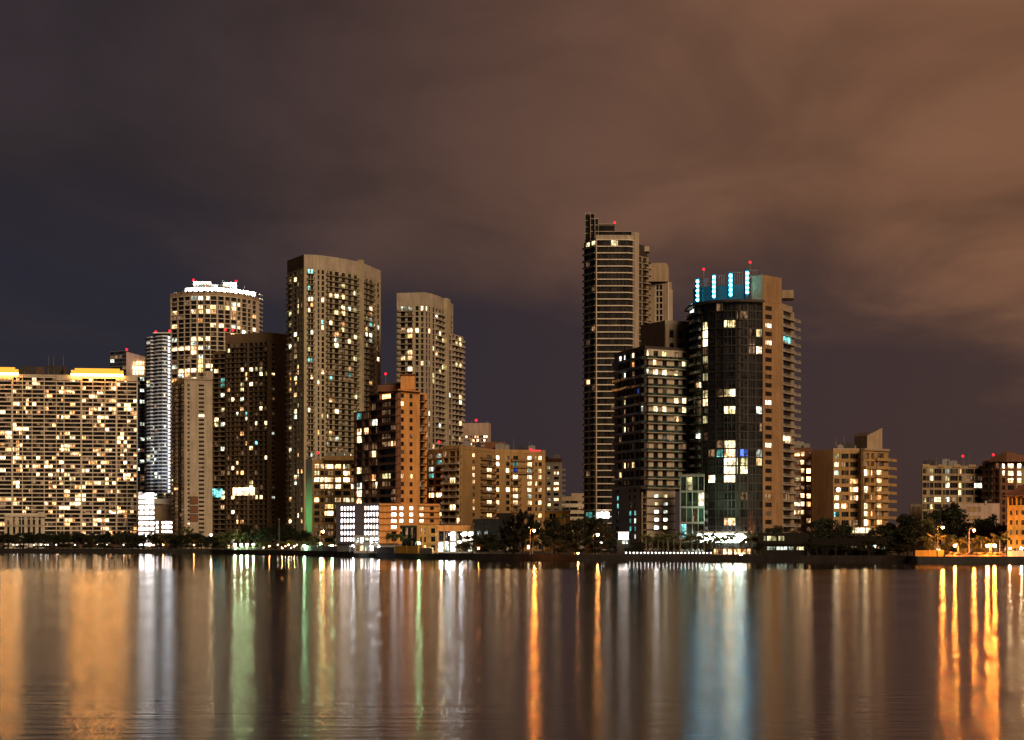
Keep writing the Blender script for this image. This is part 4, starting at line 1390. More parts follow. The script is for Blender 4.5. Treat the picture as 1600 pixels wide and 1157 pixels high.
gl = T2.part('globe_lamp', MB().ball((0, 0, 0), 0.9, 10, 6), glowmat('globe lamp', (1.0, 0.62, 0.30), 8.0), (q[0], q[1], zf(765.5, 818)))
clutter(T2, pt1, 702, 826, 5)
T2.done()

# U: panelled flats and gabled brown block on the right
U = Tower('panelled_flats', 'flat roofed cream flats with chequered window panels above the dark bushy tree', 40)
d = 1000
pu = Path([P(1441, 1000), P(1536, 1006)])
fhu = 11.1 * d / FPX
zt = zf(731, d)
nu = floors(GZ, zt, fhu)
z0 = zt - nu * fhu
U.facade(pu, z0, nu, fhu, [(1441.8, 1447.5), (1453, 1458.5), (1460, 1471), (1477.5, 1483.5), (1484.5, 1496.5), (1498, 1502.5), (1508.5, 1521.5), (1523, 1535)], sand, sand, lo=0.45, up=0.6, recess=0.5, p_lit=0.09, pal='ywc', p_dim=0.25, sub=3)
U.core([pu], 18, zf(728.5, d), grey, 0.5)
U.parapet(pu, zt + 0.62, zf(727.5, d), sand)
for k in range(5):
    U.part('roof_battlement', strip(MB(), pu, pu.s_of(1441 + k * 24), pu.s_of(1441 + k * 24 - (0 if k else 0) + 11) if k < 4 else pu.L, 0.14, 0.5, zf(730, d), zf(725.6, d)), sand)
for c in (1450, 1475, 1505.5):
    for k in range(0, nu):
        U.part('shutter_panel', strip(MB(), pu, pu.s_of(c - 1.9), pu.s_of(c + 1.9), 0.02, 0.12, z0 + k * fhu + 0.65, z0 + (k + 1) * fhu - 0.5), dgrey if (k + int(c)) % 3 else sand)
U.lit([(1456, 751, 'b'), (1475, 750, 'y'), (1480, 737, 'c'), (1480, 761, 'b'), (1463, 783, 'b'), (1480, 784, 'c'), (1501, 772, 'w'), (1499, 759, 'w'), (1456, 796, 'y')], 8)
clutter(U, pu, 728.5, 1000, 8)
U.beacon(1504.5, 713, 1008, 5.0)
U.done()
U2 = Tower('gabled_block', 'dark brown gabled block with two rows of bright tall windows', 41)
d = 990
pu1 = Path([P(1535, 1000), P(1562, 990)])
pu2 = Path([P(1562, 990), P(1588, 992)])
pu3 = Path([P(1588, 992), P(1640, 996)])
fh2 = 11.4 * d / FPX
zt = zf(722.5, d)
n2 = floors(GZ, zt, fh2)
z0 = zt - n2 * fh2
U2.facade(pu1, z0, n2, fh2, [(1540, 1550), (1554, 1560)], rust, rust, lo=0.3, up=0.6, recess=0.7, p_dim=0.2, sub=2)
U2.balconies(pu1, 1536, 1552, z0, n2, fh2, 1.1, rust, railm, 'bars')
U2.facade(pu2, z0, n2, fh2, [(1562.3, 1564.3), (1566, 1570.2), (1575, 1584.5)], rust, rust, lo=0.6, up=0.6, recess=0.5, p_lit=0.0, sub=2, out=-0.01)
U2.facade(pu3, z0, n2, fh2, [(1590, 1596), (1602, 1610), (1616, 1626)], sand, sand, lo=0.6, up=0.7, recess=0.5, p_lit=0.1, sub=2, out=-0.01)
U2.core([pu1, pu2, pu3], 18, zf(719, d), rust, 0.7)
U2.part('gable', MB().prism([P(1545, 992), P(1573, 986.5), P(1573, 1006), P(1545, 1006)], zt + 0.3, [zf(717.5, d), zf(706, d), zf(706, d), zf(717.5, d)]), rust)
U2.part('gable', MB().prism([P(1573, 986.5), P(1640, 988), P(1640, 1006), P(1573, 1006)], zt + 0.3, [zf(706, d), zf(722, d), zf(722, d), zf(706, d)]), rust)
U2.lit([(1563, 728, 'b'), (1568, 728, 'b'), (1580, 728, 'b'), (1593, 728, 'b'), (1563, 740, 'b'), (1568, 740, 'b'), (1580, 740, 'b'), (1593, 740, 'w'), (1580, 751, 'w'), (1593, 751, 'a')], 9)
U2.beacon(1552, 711, 992, 2.0)
U2.done()
U3 = Tower('tan_annex', 'low tan windowless annex below the gabled block', 42)
d = 950
pu = Path([P(1496, 950), P(1562, 954)])
U3.core([pu], 14, zf(788.5, d), tan, 0.3)
U3.facade(pu, zf(845, d), 4, (zf(790, d) - zf(845, d)) / 4, [(1511, 1517.5), (1519, 1525.5), (1527, 1532)], pink, pink, lo=0.8, up=1.0, recess=0.3, out=-0.01, g=olive, sub=2)
U3.parapet(pu, zf(790, d) + 1.05, zf(787, d), pink)
U3.block('roof_post', 1539, 1541.5, 952, 783, 788, 1, cream)
U3.done()
U4 = Tower('pale_cabin', 'small pale flat roofed building peeping over trees left of the panelled flats', 43)
d = 1050
pu = Path([P(1422, 1050), P(1441, 1052)])
U4.core([pu], 10, zf(789.5, d), olive, 0.3)
U4.facade(pu, zf(843, d), 3, (zf(791, d) - zf(843, d)) / 3, [(1425, 1428.5), (1432, 1438)], cream, cream, lo=0.5, up=0.6, recess=0.3, g=olive, sub=1)
U4.parapet(pu, zf(791, d) + 0.65, zf(788, d), cream)
U4.done()

# V: yellow tower with tiled roof
Vt = Tower('yellow_tower', 'yellow stucco tower with red tiled roof and arched loggia at the right edge', 44)
d = 708
pv = Path([P(1574, 708), P(1646, 708)])
Vt.core([pv], 14, zf(774, d), brown, 1.0)
fhv = 15.4 * d / FPX
Vt.facade(pv, zf(793, d) - 5 * fhv, 5, fhv, [(1578, 1582), (1587.5, 1590.5), (1596, 1600.5), (1606, 1610), (1616, 1620)], yellow, yellow, lo=1.0, up=0.7, recess=0.35, out=-0.012, sub=2, fr='p', p_dim=0.1)
for k in range(6):
    x0 = 1574 + k * 13.5
    Vt.part('loggia_column', strip(MB(), pv, pv.s_of(x0), pv.s_of(x0 + 2.3), -0.5, 0.1, zf(793, d), zf(775, d)), yellow)
    if k < 5:
        xa, xb = x0 + 2.3, x0 + 13.5
        mb = MB()
        n = 8
        for j in range(n):
            a0 = pi * j / n
            zc = zf(780.5, d) + 1.1 * sin(a0 + pi / n / 2)
            strip(mb, pv, pv.s_of(xa) + (pv.s_of(xb) - pv.s_of(xa)) * (1 - cos(a0)) / 2, pv.s_of(xa) + (pv.s_of(xb) - pv.s_of(xa)) * (1 - cos(a0 + pi / n)) / 2, -0.5, 0.02, zc, zf(775, d))
        Vt.part('loggia_arch', mb, yellow)
        Vt.part('loggia_mullion', strip(MB(), pv, pv.s_of((xa + xb) / 2 - 0.4), pv.s_of((xa + xb) / 2 + 0.4), -0.45, -0.1, zf(793, d), zf(777, d)), yellow)
Vt.part('string_course', strip(MB(), pv, 0, pv.L, 0.0, 0.25, zf(794, d), zf(792, d)), yellow)
for x in (1584.5, 1593, 1603):
    Vt.part('pilaster', strip(MB(), pv, pv.s_of(x - 0.9), pv.s_of(x + 0.9), 0.0, 0.2, zf(842, d), zf(794.2, d)), orange)
ro = MB()
a, b_, c, e = P(1568.5, 706.5), P(1652, 706.5), P(1652, 727), P(1568.5, 727)
ap = P(1604, 717)
zr, za_ = zf(773.8, d), zf(756, d)
ro.v = [(a[0], a[1], zr), (b_[0], b_[1], zr), (c[0], c[1], zr), (e[0], e[1], zr), (ap[0] - 1.0, ap[1], za_), (ap[0] + 2.0, ap[1], za_)]
ro.f = [(0, 1, 5, 4), (1, 2, 5), (2, 3, 4, 5), (3, 0, 4), (3, 2, 1, 0)]
ro.m = [0] * 5
rf = Vt.part('roof', ro, redtile)
for k in range(40):
    f = (k + 0.5) / 40
    x0 = a[0] + (b_[0] - a[0]) * f
    xt = ap[0] - 1.0 + 3.0 * f
    Vt.part('roof_tile_row', MB().tube([(x0, a[1] - 0.02, zr + 0.05), (xt, ap[1], za_ + 0.05)], [0.13, 0.08], 5), redtile, parent=rf)
Vt.part('eave', MB().prism([a, b_, c, e], zr - 0.3, zr - 0.01), brown)
Vt.done()

# ------------------------------------------------------------------ low waterfront buildings, garden walls
soot = wallmat('soot dark paint', (0.016, 0.013, 0.010))
W1 = Tower('waterfront_hotel', 'low orange waterfront building with arcade under a flat roof band', 50)
d = 886
pw0 = Path([P(652, 884), P(684, 880)])
pw1 = Path([P(684, 892), P(742, 896)])
W1.core([pw0], 10, zf(823, d), orange, 0.4)
W1.core([pw1], 12, zf(822, d), tan, 1.8, name='arcade_wall')
W1.facade(pw0, GZ, 3, (zf(824, d) - GZ) / 3, [(656, 659), (662, 665.5), (673, 680)], orange, orange, lo=0.5, up=0.8, recess=0.4, out=-0.01, p_lit=0.3, pal='ad', sub=2)
W1.balconies(pw0, 671, 682, GZ, 3, (zf(824, d) - GZ) / 3, 1.1, orange, orange, 'solid', first=1)
W1.facade(pw1, GZ, 2, (zf(830, d) - GZ) / 2, cols_even(685, 741, 6, 0.82), cream, cream, lo=0.2, up=0.3, recess=1.6, p_lit=0.75, pal='cWy', sub=3)
W1.part('roof_band', strip(MB(), pw1, 0, pw1.L, -2.0, 0.5, zf(830, d), zf(821, d)), orange)
W1.parapet(pw0, zf(824, d) + 0.85, zf(820.5, d), orange)
for k in range(9):
    W1.part('roof_crenel', strip(MB(), pw1, pw1.L * k / 9 + 0.3, pw1.L * k / 9 + 1.1, 0.1, 0.4, zf(821, d) + 0.01, zf(819.4, d)), brown)
W1.done()
W2 = Tower('green_shed', 'dark green shed between the parking podium and the orange waterfront building', 51)
pw = Path([P(628, 898), P(651, 896)])
W2.core([pw], 8, zf(822, 896), wallmat('dark green paint', (0.03, 0.05, 0.025)), 0.2)
W2.facade(pw, GZ, 2, (zf(823, 896) - GZ) / 2, cols_even(629, 650, 5, 0.86), MATS['dark green paint'], MATS['dark green paint'], lo=0.3, up=0.4, recess=0.2, sub=2, p_dim=0.3)
W2.done()
W3 = Tower('bank_pavilion', 'white lit pavilion wall and terrace below the parking podium', 52)
pw = Path([P(553, 925), P(592, 915)])
W3.core([pw], 6, zf(838, 915), white, 0.4)
W3.facade(pw, GZ, 2, (zf(839, 915) - GZ) / 2, cols_even(554, 592, 5, 0.7), white, white, lo=0.4, up=0.6, recess=0.4, p_lit=0.9, pal='Wcb', sub=2, fr='p')
W3.parapet(pw, zf(839, 915) + 0.61, zf(836.5, 915), white)
W3.done()
W4 = Tower('kiosk', 'small square kiosk with a glaring white light box left of the palm row', 53)
pw = Path([P(964, 768), P(984, 768)])
W4.core([pw], 5, zf(843, 768), dgrey, 0.2, z0=GZ)
W4.part('light_box', strip(MB(), pw, pw.s_of(966.5), pw.s_of(982), -0.2, 0.3, zf(843, 768), zf(832, 768)), L['W'])
W4.part('light_box', strip(MB(), pw, pw.s_of(972), pw.s_of(981), -0.1, 0.2, zf(850, 768), zf(844, 768)), L['c'])
W4.part('roof', strip(MB(), pw, 0, pw.L, -5.5, 0.6, zf(831.8, 768), zf(831, 768)), white)
W4.done()
W5 = Tower('terrace_bar', 'warm lit waterside terrace bar behind the palms below the dark glass tower', 54)
pw = Path([P(1114, 760), P(1182, 760)])
W5.core([pw], 6, zf(856, 760), tan, 0.6)
W5.facade(pw, GZ, 1, zf(857, 760) - GZ, cols_even(1115, 1181, 9, 0.78), tan, tan, lo=0.2, up=0.3, recess=0.6, p_lit=1.0, pal='aadw', sub=2)
W5.part('roof', strip(MB(), pw, 0, pw.L, -6, 1.0, zf(857, 760) + 0.35, zf(855.5, 760)), brown)
W5.done()
W6 = Tower('garden_pavilion', 'long dark pavilion with pale greenish lit slots at the foot of the rust midrise', 55)
pw = Path([P(1184, 748), P(1262, 742)])
W6.core([pw], 6, zf(838, 748), soot, 0.4)
W6.facade(pw, GZ, 1, 3.4, [(1198, 1211), (1213, 1230), (1232, 1240), (1244, 1256)], soot, soot, lo=0.05, up=1.9, recess=0.4, p_lit=1.0, pal='cyc', sub=3)
W6.facade(pw, GZ + 3.8, 1, 4.0, [(1193, 1196), (1198, 1213), (1216, 1225)], soot, soot, lo=0.7, up=0.4, recess=0.4, p_lit=1.0, pal='y', sub=2)
W6.part('upper_wall', strip(MB(), pw, 0, pw.L, -0.5, 0.0, GZ + 7.8, zf(838, 748)), soot)
W6.done()
W7 = Tower('promenade_shelter', 'long low promenade shelter with faint white lights under the dark tree mass', 56)
pw = Path([P(1268, 738), P(1385, 722)])
W7.core([pw], 4, GZ + 4.2, soot, 0.3)
W7.facade(pw, GZ, 1, 3.9, cols_even(1270, 1384, 16, 0.7), soot, soot, lo=0.2, up=2.4, recess=0.3, p_lit=0.45, pal='ccd', sub=1)
W7.done()
W9 = Tower('dark_house', 'dark brown flat roofed house half hidden behind the feathery pines', 58)
pw = Path([P(741, 888), P(798, 884)])
W9.core([pw], 10, zf(813, 886), soot, 0.3)
W9.facade(pw, GZ, 4, (zf(814, 886) - GZ) / 4, cols_even(743, 797, 5, 0.5), soot, soot, lo=0.6, up=0.8, recess=0.3, sub=2)
W9.parapet(pw, zf(814, 886) + 0.82, zf(811, 886), soot)
W9.block('roof_house', 779, 800, 890, 802, 812, 6, soot)
W9.done()
W8 = Tower('porch_house', 'house porch with bright yellow light among trees below the slanted roof flats', 57)
pw = Path([P(1326, 790), P(1362, 790)])
W8.core([pw], 6, zf(824, 790), tan, 0.4)
W8.facade(pw, zf(834, 790), 1, 2.4, cols_even(1327, 1361, 4, 0.86), tan, tan, lo=0.1, up=0.2, recess=0.4, p_lit=1.0, pal='yb', sub=2)
W8.done()

def garden_wall(name, label, pts, h, m, gap=0.06, n=6, cap_m=None, kind='garden wall'):
    r = thing(name, label, kind)
    r['kind'] = 'thing'
    p = Path(pts)
    for k in range(n):
        link('wall_panel', strip(MB(), p, p.L * k / n + gap, p.L * (k + 1) / n - gap, -0.25, 0.0, GZ - 0.1, GZ + h).mesh('wall_panel', m), r)
        link('wall_post', strip(MB(), p, p.L * (k + 1) / n - 0.2, min(p.L, p.L * (k + 1) / n + 0.2), -0.32, 0.07, GZ - 0.1, GZ + h + 0.2).mesh('wall_post', cap_m or m), r)
    return r

garden_wall('yellow_wall', 'bright yellow garden wall beside the big palm below the orange podium', [P(617, 868), P(653, 852)], 3.0, yellow, n=2)
garden_wall('picket_fence', 'pale picket fence beside the bright yellow garden wall', [P(655, 852), P(676, 838)], 2.2, framew, gap=0.25, n=10, kind='fence')
garden_wall('white_wall', 'long low white lit wall left of the white parking podium', [P(470, 1034), P(522, 976), P(556, 947)], 2.6, white, n=12)
garden_wall('dark_hedge_wall', 'dark planter wall in front of the big palm', [P(567, 940), P(616, 880)], 2.4, dbrown, n=5)
garden_wall('yellow_wall', 'sodium lit yellow wall panels on the right hand point', [P(1430, 690), P(1475, 688)], 2.1, yellow, n=2)
garden_wall('pale_fence', 'low pale picket fence between the right hand street lamps', [P(1477, 687), P(1572, 684)], 1.2, tan, gap=0.12, n=34, kind='fence')
garden_wall('white_balustrade', 'white lit balustrade below the yellow tower', [P(1574, 690), P(1648, 690)], 1.9, white, n=8, kind='fence')
garden_wall('promenade_fence', 'dark promenade fence behind the row of bollard lights', [P(985, 758), P(1112, 750)], 1.2, railm, gap=0.15, n=24, kind='fence')
garden_wall('park_wall', 'pale green lit park wall below the four floodlights', [P(362, 1138), P(410, 1088)], 1.6, white, n=8)

# ------------------------------------------------------------------ vegetation
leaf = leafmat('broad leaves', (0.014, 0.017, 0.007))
leaf_lamplit = leafmat('lamplit toned leaves', (0.095, 0.100, 0.036))  # brighter copy of the leaf colour, lamplight painted into trees near lamps
leaf2 = leafmat('dark needles', (0.010, 0.010, 0.006))
palm_l = leafmat('palm fronds', (0.115, 0.115, 0.042))
bark = wallmat('bark', (0.07, 0.05, 0.035), 0.9, 0.4)
bark_p = wallmat('palm trunk', (0.20, 0.17, 0.13), 0.9, 0.3)

def broad_crown(seed, n=1500, w_=1.0, flat=0.72, lf=None):
    """unit crown: leaf tufts gathered in uneven clumps around the limbs; height 1, base at z=0.25"""
    r = random.Random(seed)
    mb = MB()
    cl = []
    for k in range(15):
        a, rr = r.uniform(0, 2 * pi), math.sqrt(r.random()) * 0.40 * w_
        z = 0.40 + r.random() * 0.44
        k2 = 1.0 - 0.6 * max(0, (z - 0.55) / 0.4)
        cl.append((rr * cos(a) * k2, rr * sin(a) * k2, z, r.uniform(0.09, 0.17)))
    for k in range(n):
        c = r.choice(cl)
        while True:
            v = Vector((r.uniform(-1, 1), r.uniform(-1, 1), r.uniform(-1, 1)))
            if 0.25 < v.length < 1:
                break
        v *= c[3] * (1.25 if r.random() < 0.12 else 1.0)
        p = Vector((c[0] + v.x * 1.15, c[1] + v.y * 1.15, c[2] + v.z * flat))
        u = Vector((r.uniform(-1, 1), r.uniform(-1, 1), r.uniform(-0.7, 0.7))).normalized()
        q = u.cross(Vector((r.uniform(-1, 1), r.uniform(-1, 1), r.uniform(-1, 1)))).normalized()
        s = r.uniform(0.016, 0.036)
        mb.quad(tuple(p - u * s * 1.5), tuple(p - q * s * 0.7), tuple(p + u * s * 1.5), tuple(p + q * s * 0.7))
    return mb.mesh('crown', lf)

def broad_trunk(seed):
    r = random.Random(seed)
    mb = MB()
    mb.tube([(0, 0, -0.03), (0.01, 0.0, 0.2), (0.0, 0.01, 0.38)], [0.034, 0.026, 0.020], 7)
    for k in range(6):
        a = 2 * pi * k / 6 + r.uniform(-0.4, 0.4)
        e = r.uniform(0.16, 0.30)
        mb.tube([(0, 0, 0.22 + 0.02 * k), (e * 0.5 * cos(a), e * 0.5 * sin(a), 0.42), (e * cos(a), e * sin(a), r.uniform(0.55, 0.72))], [0.016, 0.011, 0.004], 5)
    return mb.mesh('trunk', bark)

def pine_crown(seed, n=3700):
    """feathery casuarina: drooping sprays on many upswept branches"""
    r = random.Random(seed)
    mb = MB()
    for k in range(46):
        z = 0.16 + 0.80 * (k / 46.0)
        a = r.uniform(0, 2 * pi)
        ln = (0.30 * (1.05 - z) + 0.06) * r.uniform(0.6, 1.25)
        for j in range(n // 46):
            f = r.random() ** 0.7
            p = Vector((ln * f * cos(a), ln * f * sin(a), z + 0.16 * f + r.uniform(-0.03, 0.03)))
            p += Vector((r.gauss(0, 0.013), r.gauss(0, 0.013), r.gauss(0, 0.015)))
            u = Vector((r.uniform(-0.4, 0.4) + cos(a) * 0.5, r.uniform(-0.4, 0.4) + sin(a) * 0.5, r.uniform(0.2, 1.0))).normalized()
            q = u.cross(Vector((r.uniform(-1, 1), r.uniform(-1, 1), 0.2))).normalized()
            s = r.uniform(0.020, 0.042)
            mb.quad(tuple(p - u * s), tuple(p - q * s * 0.24), tuple(p + u * s), tuple(p + q * s * 0.24))
    return mb.mesh('crown', leaf2)

def pine_trunk():
    return MB().tube([(0, 0, -0.03), (0.004, 0, 0.4), (0, 0.004, 0.96)], [0.026, 0.016, 0.004], 7).mesh('trunk', bark)

def frond_mesh(seed, droop=0.9, n=15):
    """one pinnate leaf: arched midrib and paired leaflets; unit length"""
    r = random.Random(seed)
    mb = MB()
    pts = []
    for k in range(9):
        f = k / 8
        pts.append((f * (1 - 0.18 * f * droop), 0, 0.42 * f - 0.85 * droop * f * f))
    mb.tube(pts, [0.016 * (1 - 0.8 * k / 8) for k in range(9)], 4)
    for k in range(1, n + 1):
        f = k / (n + 0.5)
        i = min(7, int(f * 8))
        g = f * 8 - i
        p = Vector(pts[i]).lerp(Vector(pts[i + 1]), g)
        ln = 0.30 * math.sin(pi * min(1, 0.16 + f * 0.84)) + 0.05
        for sd in (-1, 1):
            tip = p + Vector((ln * 0.55, sd * ln * 0.8, -ln * r.uniform(0.35, 0.75)))
            mid = p.lerp(tip, 0.5) + Vector((0.022, 0, 0.02))
            mb.quad(tuple(p), tuple(mid + Vector((0.045, 0, 0.01))), tuple(tip), tuple(mid - Vector((0.05, 0, 0.03))))
    return mb.mesh('frond', palm_l)

FR = [frond_mesh(60 + k, (0.55, 0.85, 1.15)[k]) for k in range(3)]
BC = [broad_crown(70 + k, 1500, (1.0, 1.15, 0.9, 1.25)[k], (0.72, 0.6, 0.85, 0.62)[k], leaf) for k in range(4)]
BC_LIT = [broad_crown(75 + k, 1500, (1.0, 1.15, 0.9, 1.25)[k], (0.72, 0.6, 0.85, 0.62)[k], leaf_lamplit) for k in range(4)]
BT = [broad_trunk(80 + k) for k in range(4)]
PC = [pine_crown(90 + k) for k in range(2)]
PT = pine_trunk()

def trunk_mesh(seed, lean):
    r = random.Random(seed)
    pts = [(lean * f * f, 0.2 * lean * f, f) for f in (-0.03, 0.05, 0.2, 0.45, 0.7, 0.9, 1.0)]
    return MB().tube(pts, [0.048, 0.040, 0.030, 0.026, 0.024, 0.026, 0.018], 7).mesh('trunk', bark_p)

PTR = [(trunk_mesh(95 + k, ln), ln) for k, ln in enumerate((0.0, 0.07, -0.06))]
TR = random.Random(5)
NEAR = [(20, 'at the left picture edge'), (48, 'below the white classical villa'), (72, 'just right of the villa'), (110, 'below the gap between the gold crowns'), (150, 'below the left half of the gold crown'), (194, 'below the right half of the gold crown'), (218, 'below the right edge of the slab'), (243, 'below the floodlit white garage'), (272, 'below the planted podium'), (300, 'below the mural panels'), (333, 'below the blank wall tower edge'), (360, 'below the teal lit screen'), (385, 'behind the park floodlights'), (405, 'right of the park floodlights'), (425, 'below the dark slab tower'), (450, 'below the dark tower flank'), (478, 'left of the lone green lamp'), (500, 'below the green flank wall'),
        (600, 'before the dark planter wall'), (660, 'beside the yellow garden wall'), (730, 'right of the arcade lamps'), (745, 'left of the feathery pines'), (760, 'before the ochre corner wall'), (785, 'at the foot of the feathery pines'), (810, 'under the tallest pine'), (855, 'right of the tall sodium lamp'), (875, 'below the yellow house'), (895, 'right of the yellow house'), (912, 'below the low garage'), (930, 'left of the orange lamps'), (945, 'below the lined tower sign'), (965, 'left of the kiosk'), (1000, 'right of the kiosk'), (1020, 'at the garage podium left end'), (1035, 'below the bright podium windows'), (1055, 'below the garage podium right end'), (1075, 'before the green glass podium'), (1095, 'below the green podium right end'), (1115, 'at the blazing canopy left end'), (1140, 'at the blazing canopy middle'), (1180, 'at the blazing canopy right end'),
        (1210, 'at the foot of the tan spine'), (1232, 'left of the rust midrise'), (1256, 'below the rust midrise'), (1272, 'right of the rust midrise'), (1286, 'before the blank tan wall'), (1300, 'at the corner of the slant roof flats'), (1326, 'below the globe lamp'), (1345, 'beside the glowing porch'), (1370, 'below the glowing balcony row'), (1394, 'below the projecting end balconies'), (1410, 'right of the slant roof flats'), (1425, 'below the small pale building'), (1442, 'left of the yellow wall panels'), (1458, 'beside the leftmost lit palm'), (1475, 'under the first tall lamp'), (1490, 'at the middle of the panelled flats'), (1504, 'below the right part of the panelled flats'), (1520, 'left of the middle lamp'), (1536, 'right of the middle lamp'), (1552, 'behind the glaring lamp pair'), (1700, 'next to the yellow tower')]

def near(px):
    for lim, t_ in NEAR:
        if px <= lim:
            return t_

def put_tree(px, py_top, dd, width_px, label, group=None, kind='broad', name='broadleaf_tree', base=GZ, pale=False):
    x, y = P(px, dd)
    h = Z(py_top, dd) - base
    r = thing(name, label, 'tree', (x, y, base), group, TR.uniform(0, 6.28))
    wd = width_px * dd / FPX
    k = TR.randrange(4)
    if kind == 'broad':
        sc = (wd / 0.92, wd / 0.92, h / 0.88)
        o = link('crown', (BC_LIT if pale else BC)[k], r)
        o.scale = sc
        o = link('trunk', BT[k], r)
        o.scale = sc
    else:
        sc = (wd / 0.62, wd / 0.62, h / 1.06)
        o = link('crown', PC[k % 2], r)
        o.scale = sc
        o = link('trunk', PT, r)
        o.scale = sc
    return r

def put_palm(px, py_crown, dd, frond_px, label, group=None, n=13, base=GZ, name='palm_tree'):
    """palm with separate fronds; py_crown is the image row of the crown's heart"""
    x, y = P(px, dd)
    h = Z(py_crown, dd) - base
    r = thing(name, label, 'palm tree', (x, y, base), group, TR.uniform(-0.4, 0.4))
    tm, ln = PTR[TR.randrange(3)]
    o = link('trunk', tm, r)
    tw = max(0.5, min(1.0, h / 7.0)) * 7.5
    o.scale = (tw, tw, h)
    hx, hy = ln * tw, 0.2 * ln * tw
    L_ = frond_px * dd / FPX
    for k in range(n):
        f = link('frond', FR[k % 3], r, (hx, hy, h - 0.1))
        f.rotation_euler = (TR.uniform(-0.2, 0.2), -TR.uniform(-0.25, 0.75) if k % 3 == 0 else -TR.uniform(-0.1, 0.35), 2 * pi * k / n + TR.uniform(-0.2, 0.2))
        s = L_ * TR.uniform(0.85, 1.15)
        f.scale = (s, s, s)
    return r

# left shore: a row of low round trees, in front of and behind the promenade
g1 = 'round trees along the left shore'
lab1 = 'dark round %s-row tree %s'
for k in range(46):
    px = -16 + k * 7.7 + TR.uniform(-2, 2)
    if 226 < px < 234:
        continue
    put_tree(px, 833 + TR.uniform(-2.5, 3.5) + (3 if px > 215 else 0), shore_d(px) + (9, 20, 31)[k % 3], TR.uniform(27, 36), lab1 % (('front', 'middle', 'back')[k % 3], near(px)), g1)
g2 = 'low mangroves at the left waterline'
for k in range(30):
    px = -12 + k * 12.0 + TR.uniform(-3, 3)
    put_tree(px, 853 + TR.uniform(-3, 3), shore_d(px) + 3.5, TR.uniform(15, 24), 'low dark waterline mangrove %s' % near(px), g2, name='mangrove')
for px, py, fp in ((252, 842, 8), (270, 839, 8), (279, 836, 9), (291, 829, 10), (297, 831, 9), (308, 838, 8)):
    put_palm(px, py, shore_d(px) + 12, fp, 'palm silhouette below the blank wall tower', 'palms below the blank wall tower')
for px, py in ((243, 776), (248, 775.5), (258, 775), (264, 776.5)):
    put_palm(px, py, 1356, 5.5, 'small palm on the planted podium roof terrace', 'palms on the podium terrace', n=9, base=Z(780, 1356))
# park between the dark tower and the flats
g3 = 'garden trees of the small park'
for px, py, w_, dz in ((340, 838, 26, 20), (352, 832, 28, 26), (366, 828, 30, 34), (383, 822, 30, 44), (399, 826, 32, 40), (415, 824, 30, 42), (430, 820, 34, 44), (446, 822, 30, 44), (462, 822, 30, 40), (476, 830, 26, 36), (488, 838, 24, 34),
                      (408, 846, 22, 16), (424, 848, 22, 14), (440, 846, 24, 14), (456, 844, 24, 14), (468, 848, 18, 14), (484, 846, 18, 20), (350, 850, 18, 10), (344, 853, 16, 8)):
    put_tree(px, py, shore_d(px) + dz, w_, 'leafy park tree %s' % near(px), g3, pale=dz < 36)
put_palm(376, 838, shore_d(376) + 22, 15, 'palm lit green by the four park floodlights')
put_palm(532, 838, 985, 12, 'palm left of the white parking bays', 'palms left of the white parking bays')
put_palm(540, 842, 978, 11, 'palm left of the white parking bays', 'palms left of the white parking bays')
put_tree(528, 836, 990, 22, 'leafy tree left of the white parking podium')
put_palm(573, 846, 905, 7, 'small palm before the white pavilion, the one nearer the white wall')
put_palm(587.5, 846, 900, 7, 'small palm before the white pavilion, the one nearer the big palm')
put_palm(614, 838, 884, 17, 'big dark palm in front of the orange parking podium', n=20)
# centre trees
g4 = 'dark trees on the middle shore'
for px, py, w_, dz in ((578, 857, 20, 8), (592, 858, 20, 8), (606, 858, 18, 8), (722, 848, 22, 10), (738, 836, 40, 24), (752, 842, 40, 14), (766, 834, 44, 26), (750, 856, 34, 6), (776, 850, 40, 8), (800, 858, 34, 5),
                      (848, 812, 46, 44), (866, 810, 40, 50), (882, 818, 36, 44), (862, 836, 44, 24), (888, 844, 40, 14), (905, 812, 38, 40), (922, 806, 42, 44), (938, 812, 40, 40), (950, 822, 34, 34), (915, 836, 40, 16), (940, 842, 38, 14), (872, 856, 34, 6), (905, 858, 30, 5), (930, 858, 30, 5), (952, 856, 26, 6), (1000, 848, 30, 10), (988, 854, 24, 8)):
    put_tree(px, py, shore_d(px) + dz, w_, 'dark leafy thicket tree %s' % near(px), g4)
for k, (px, py, w_, dz) in enumerate(((790, 812, 38, 40), (803, 806, 40, 36), (817, 800, 46, 34), (829, 806, 42, 38), (812, 816, 44, 24))):
    put_tree(px, py, shore_d(px) + dz, w_, 'tall feathery pine silhouette before the ochre flats', 'feathery pines before the ochre flats', 'pine', 'casuarina_tree')
put_palm(832, 843, shore_d(832) + 6, 14, 'palm lit orange under the single tall sodium lamp', n=16)
put_palm(882, 806, 850, 9, 'thin palm in front of the yellow house')
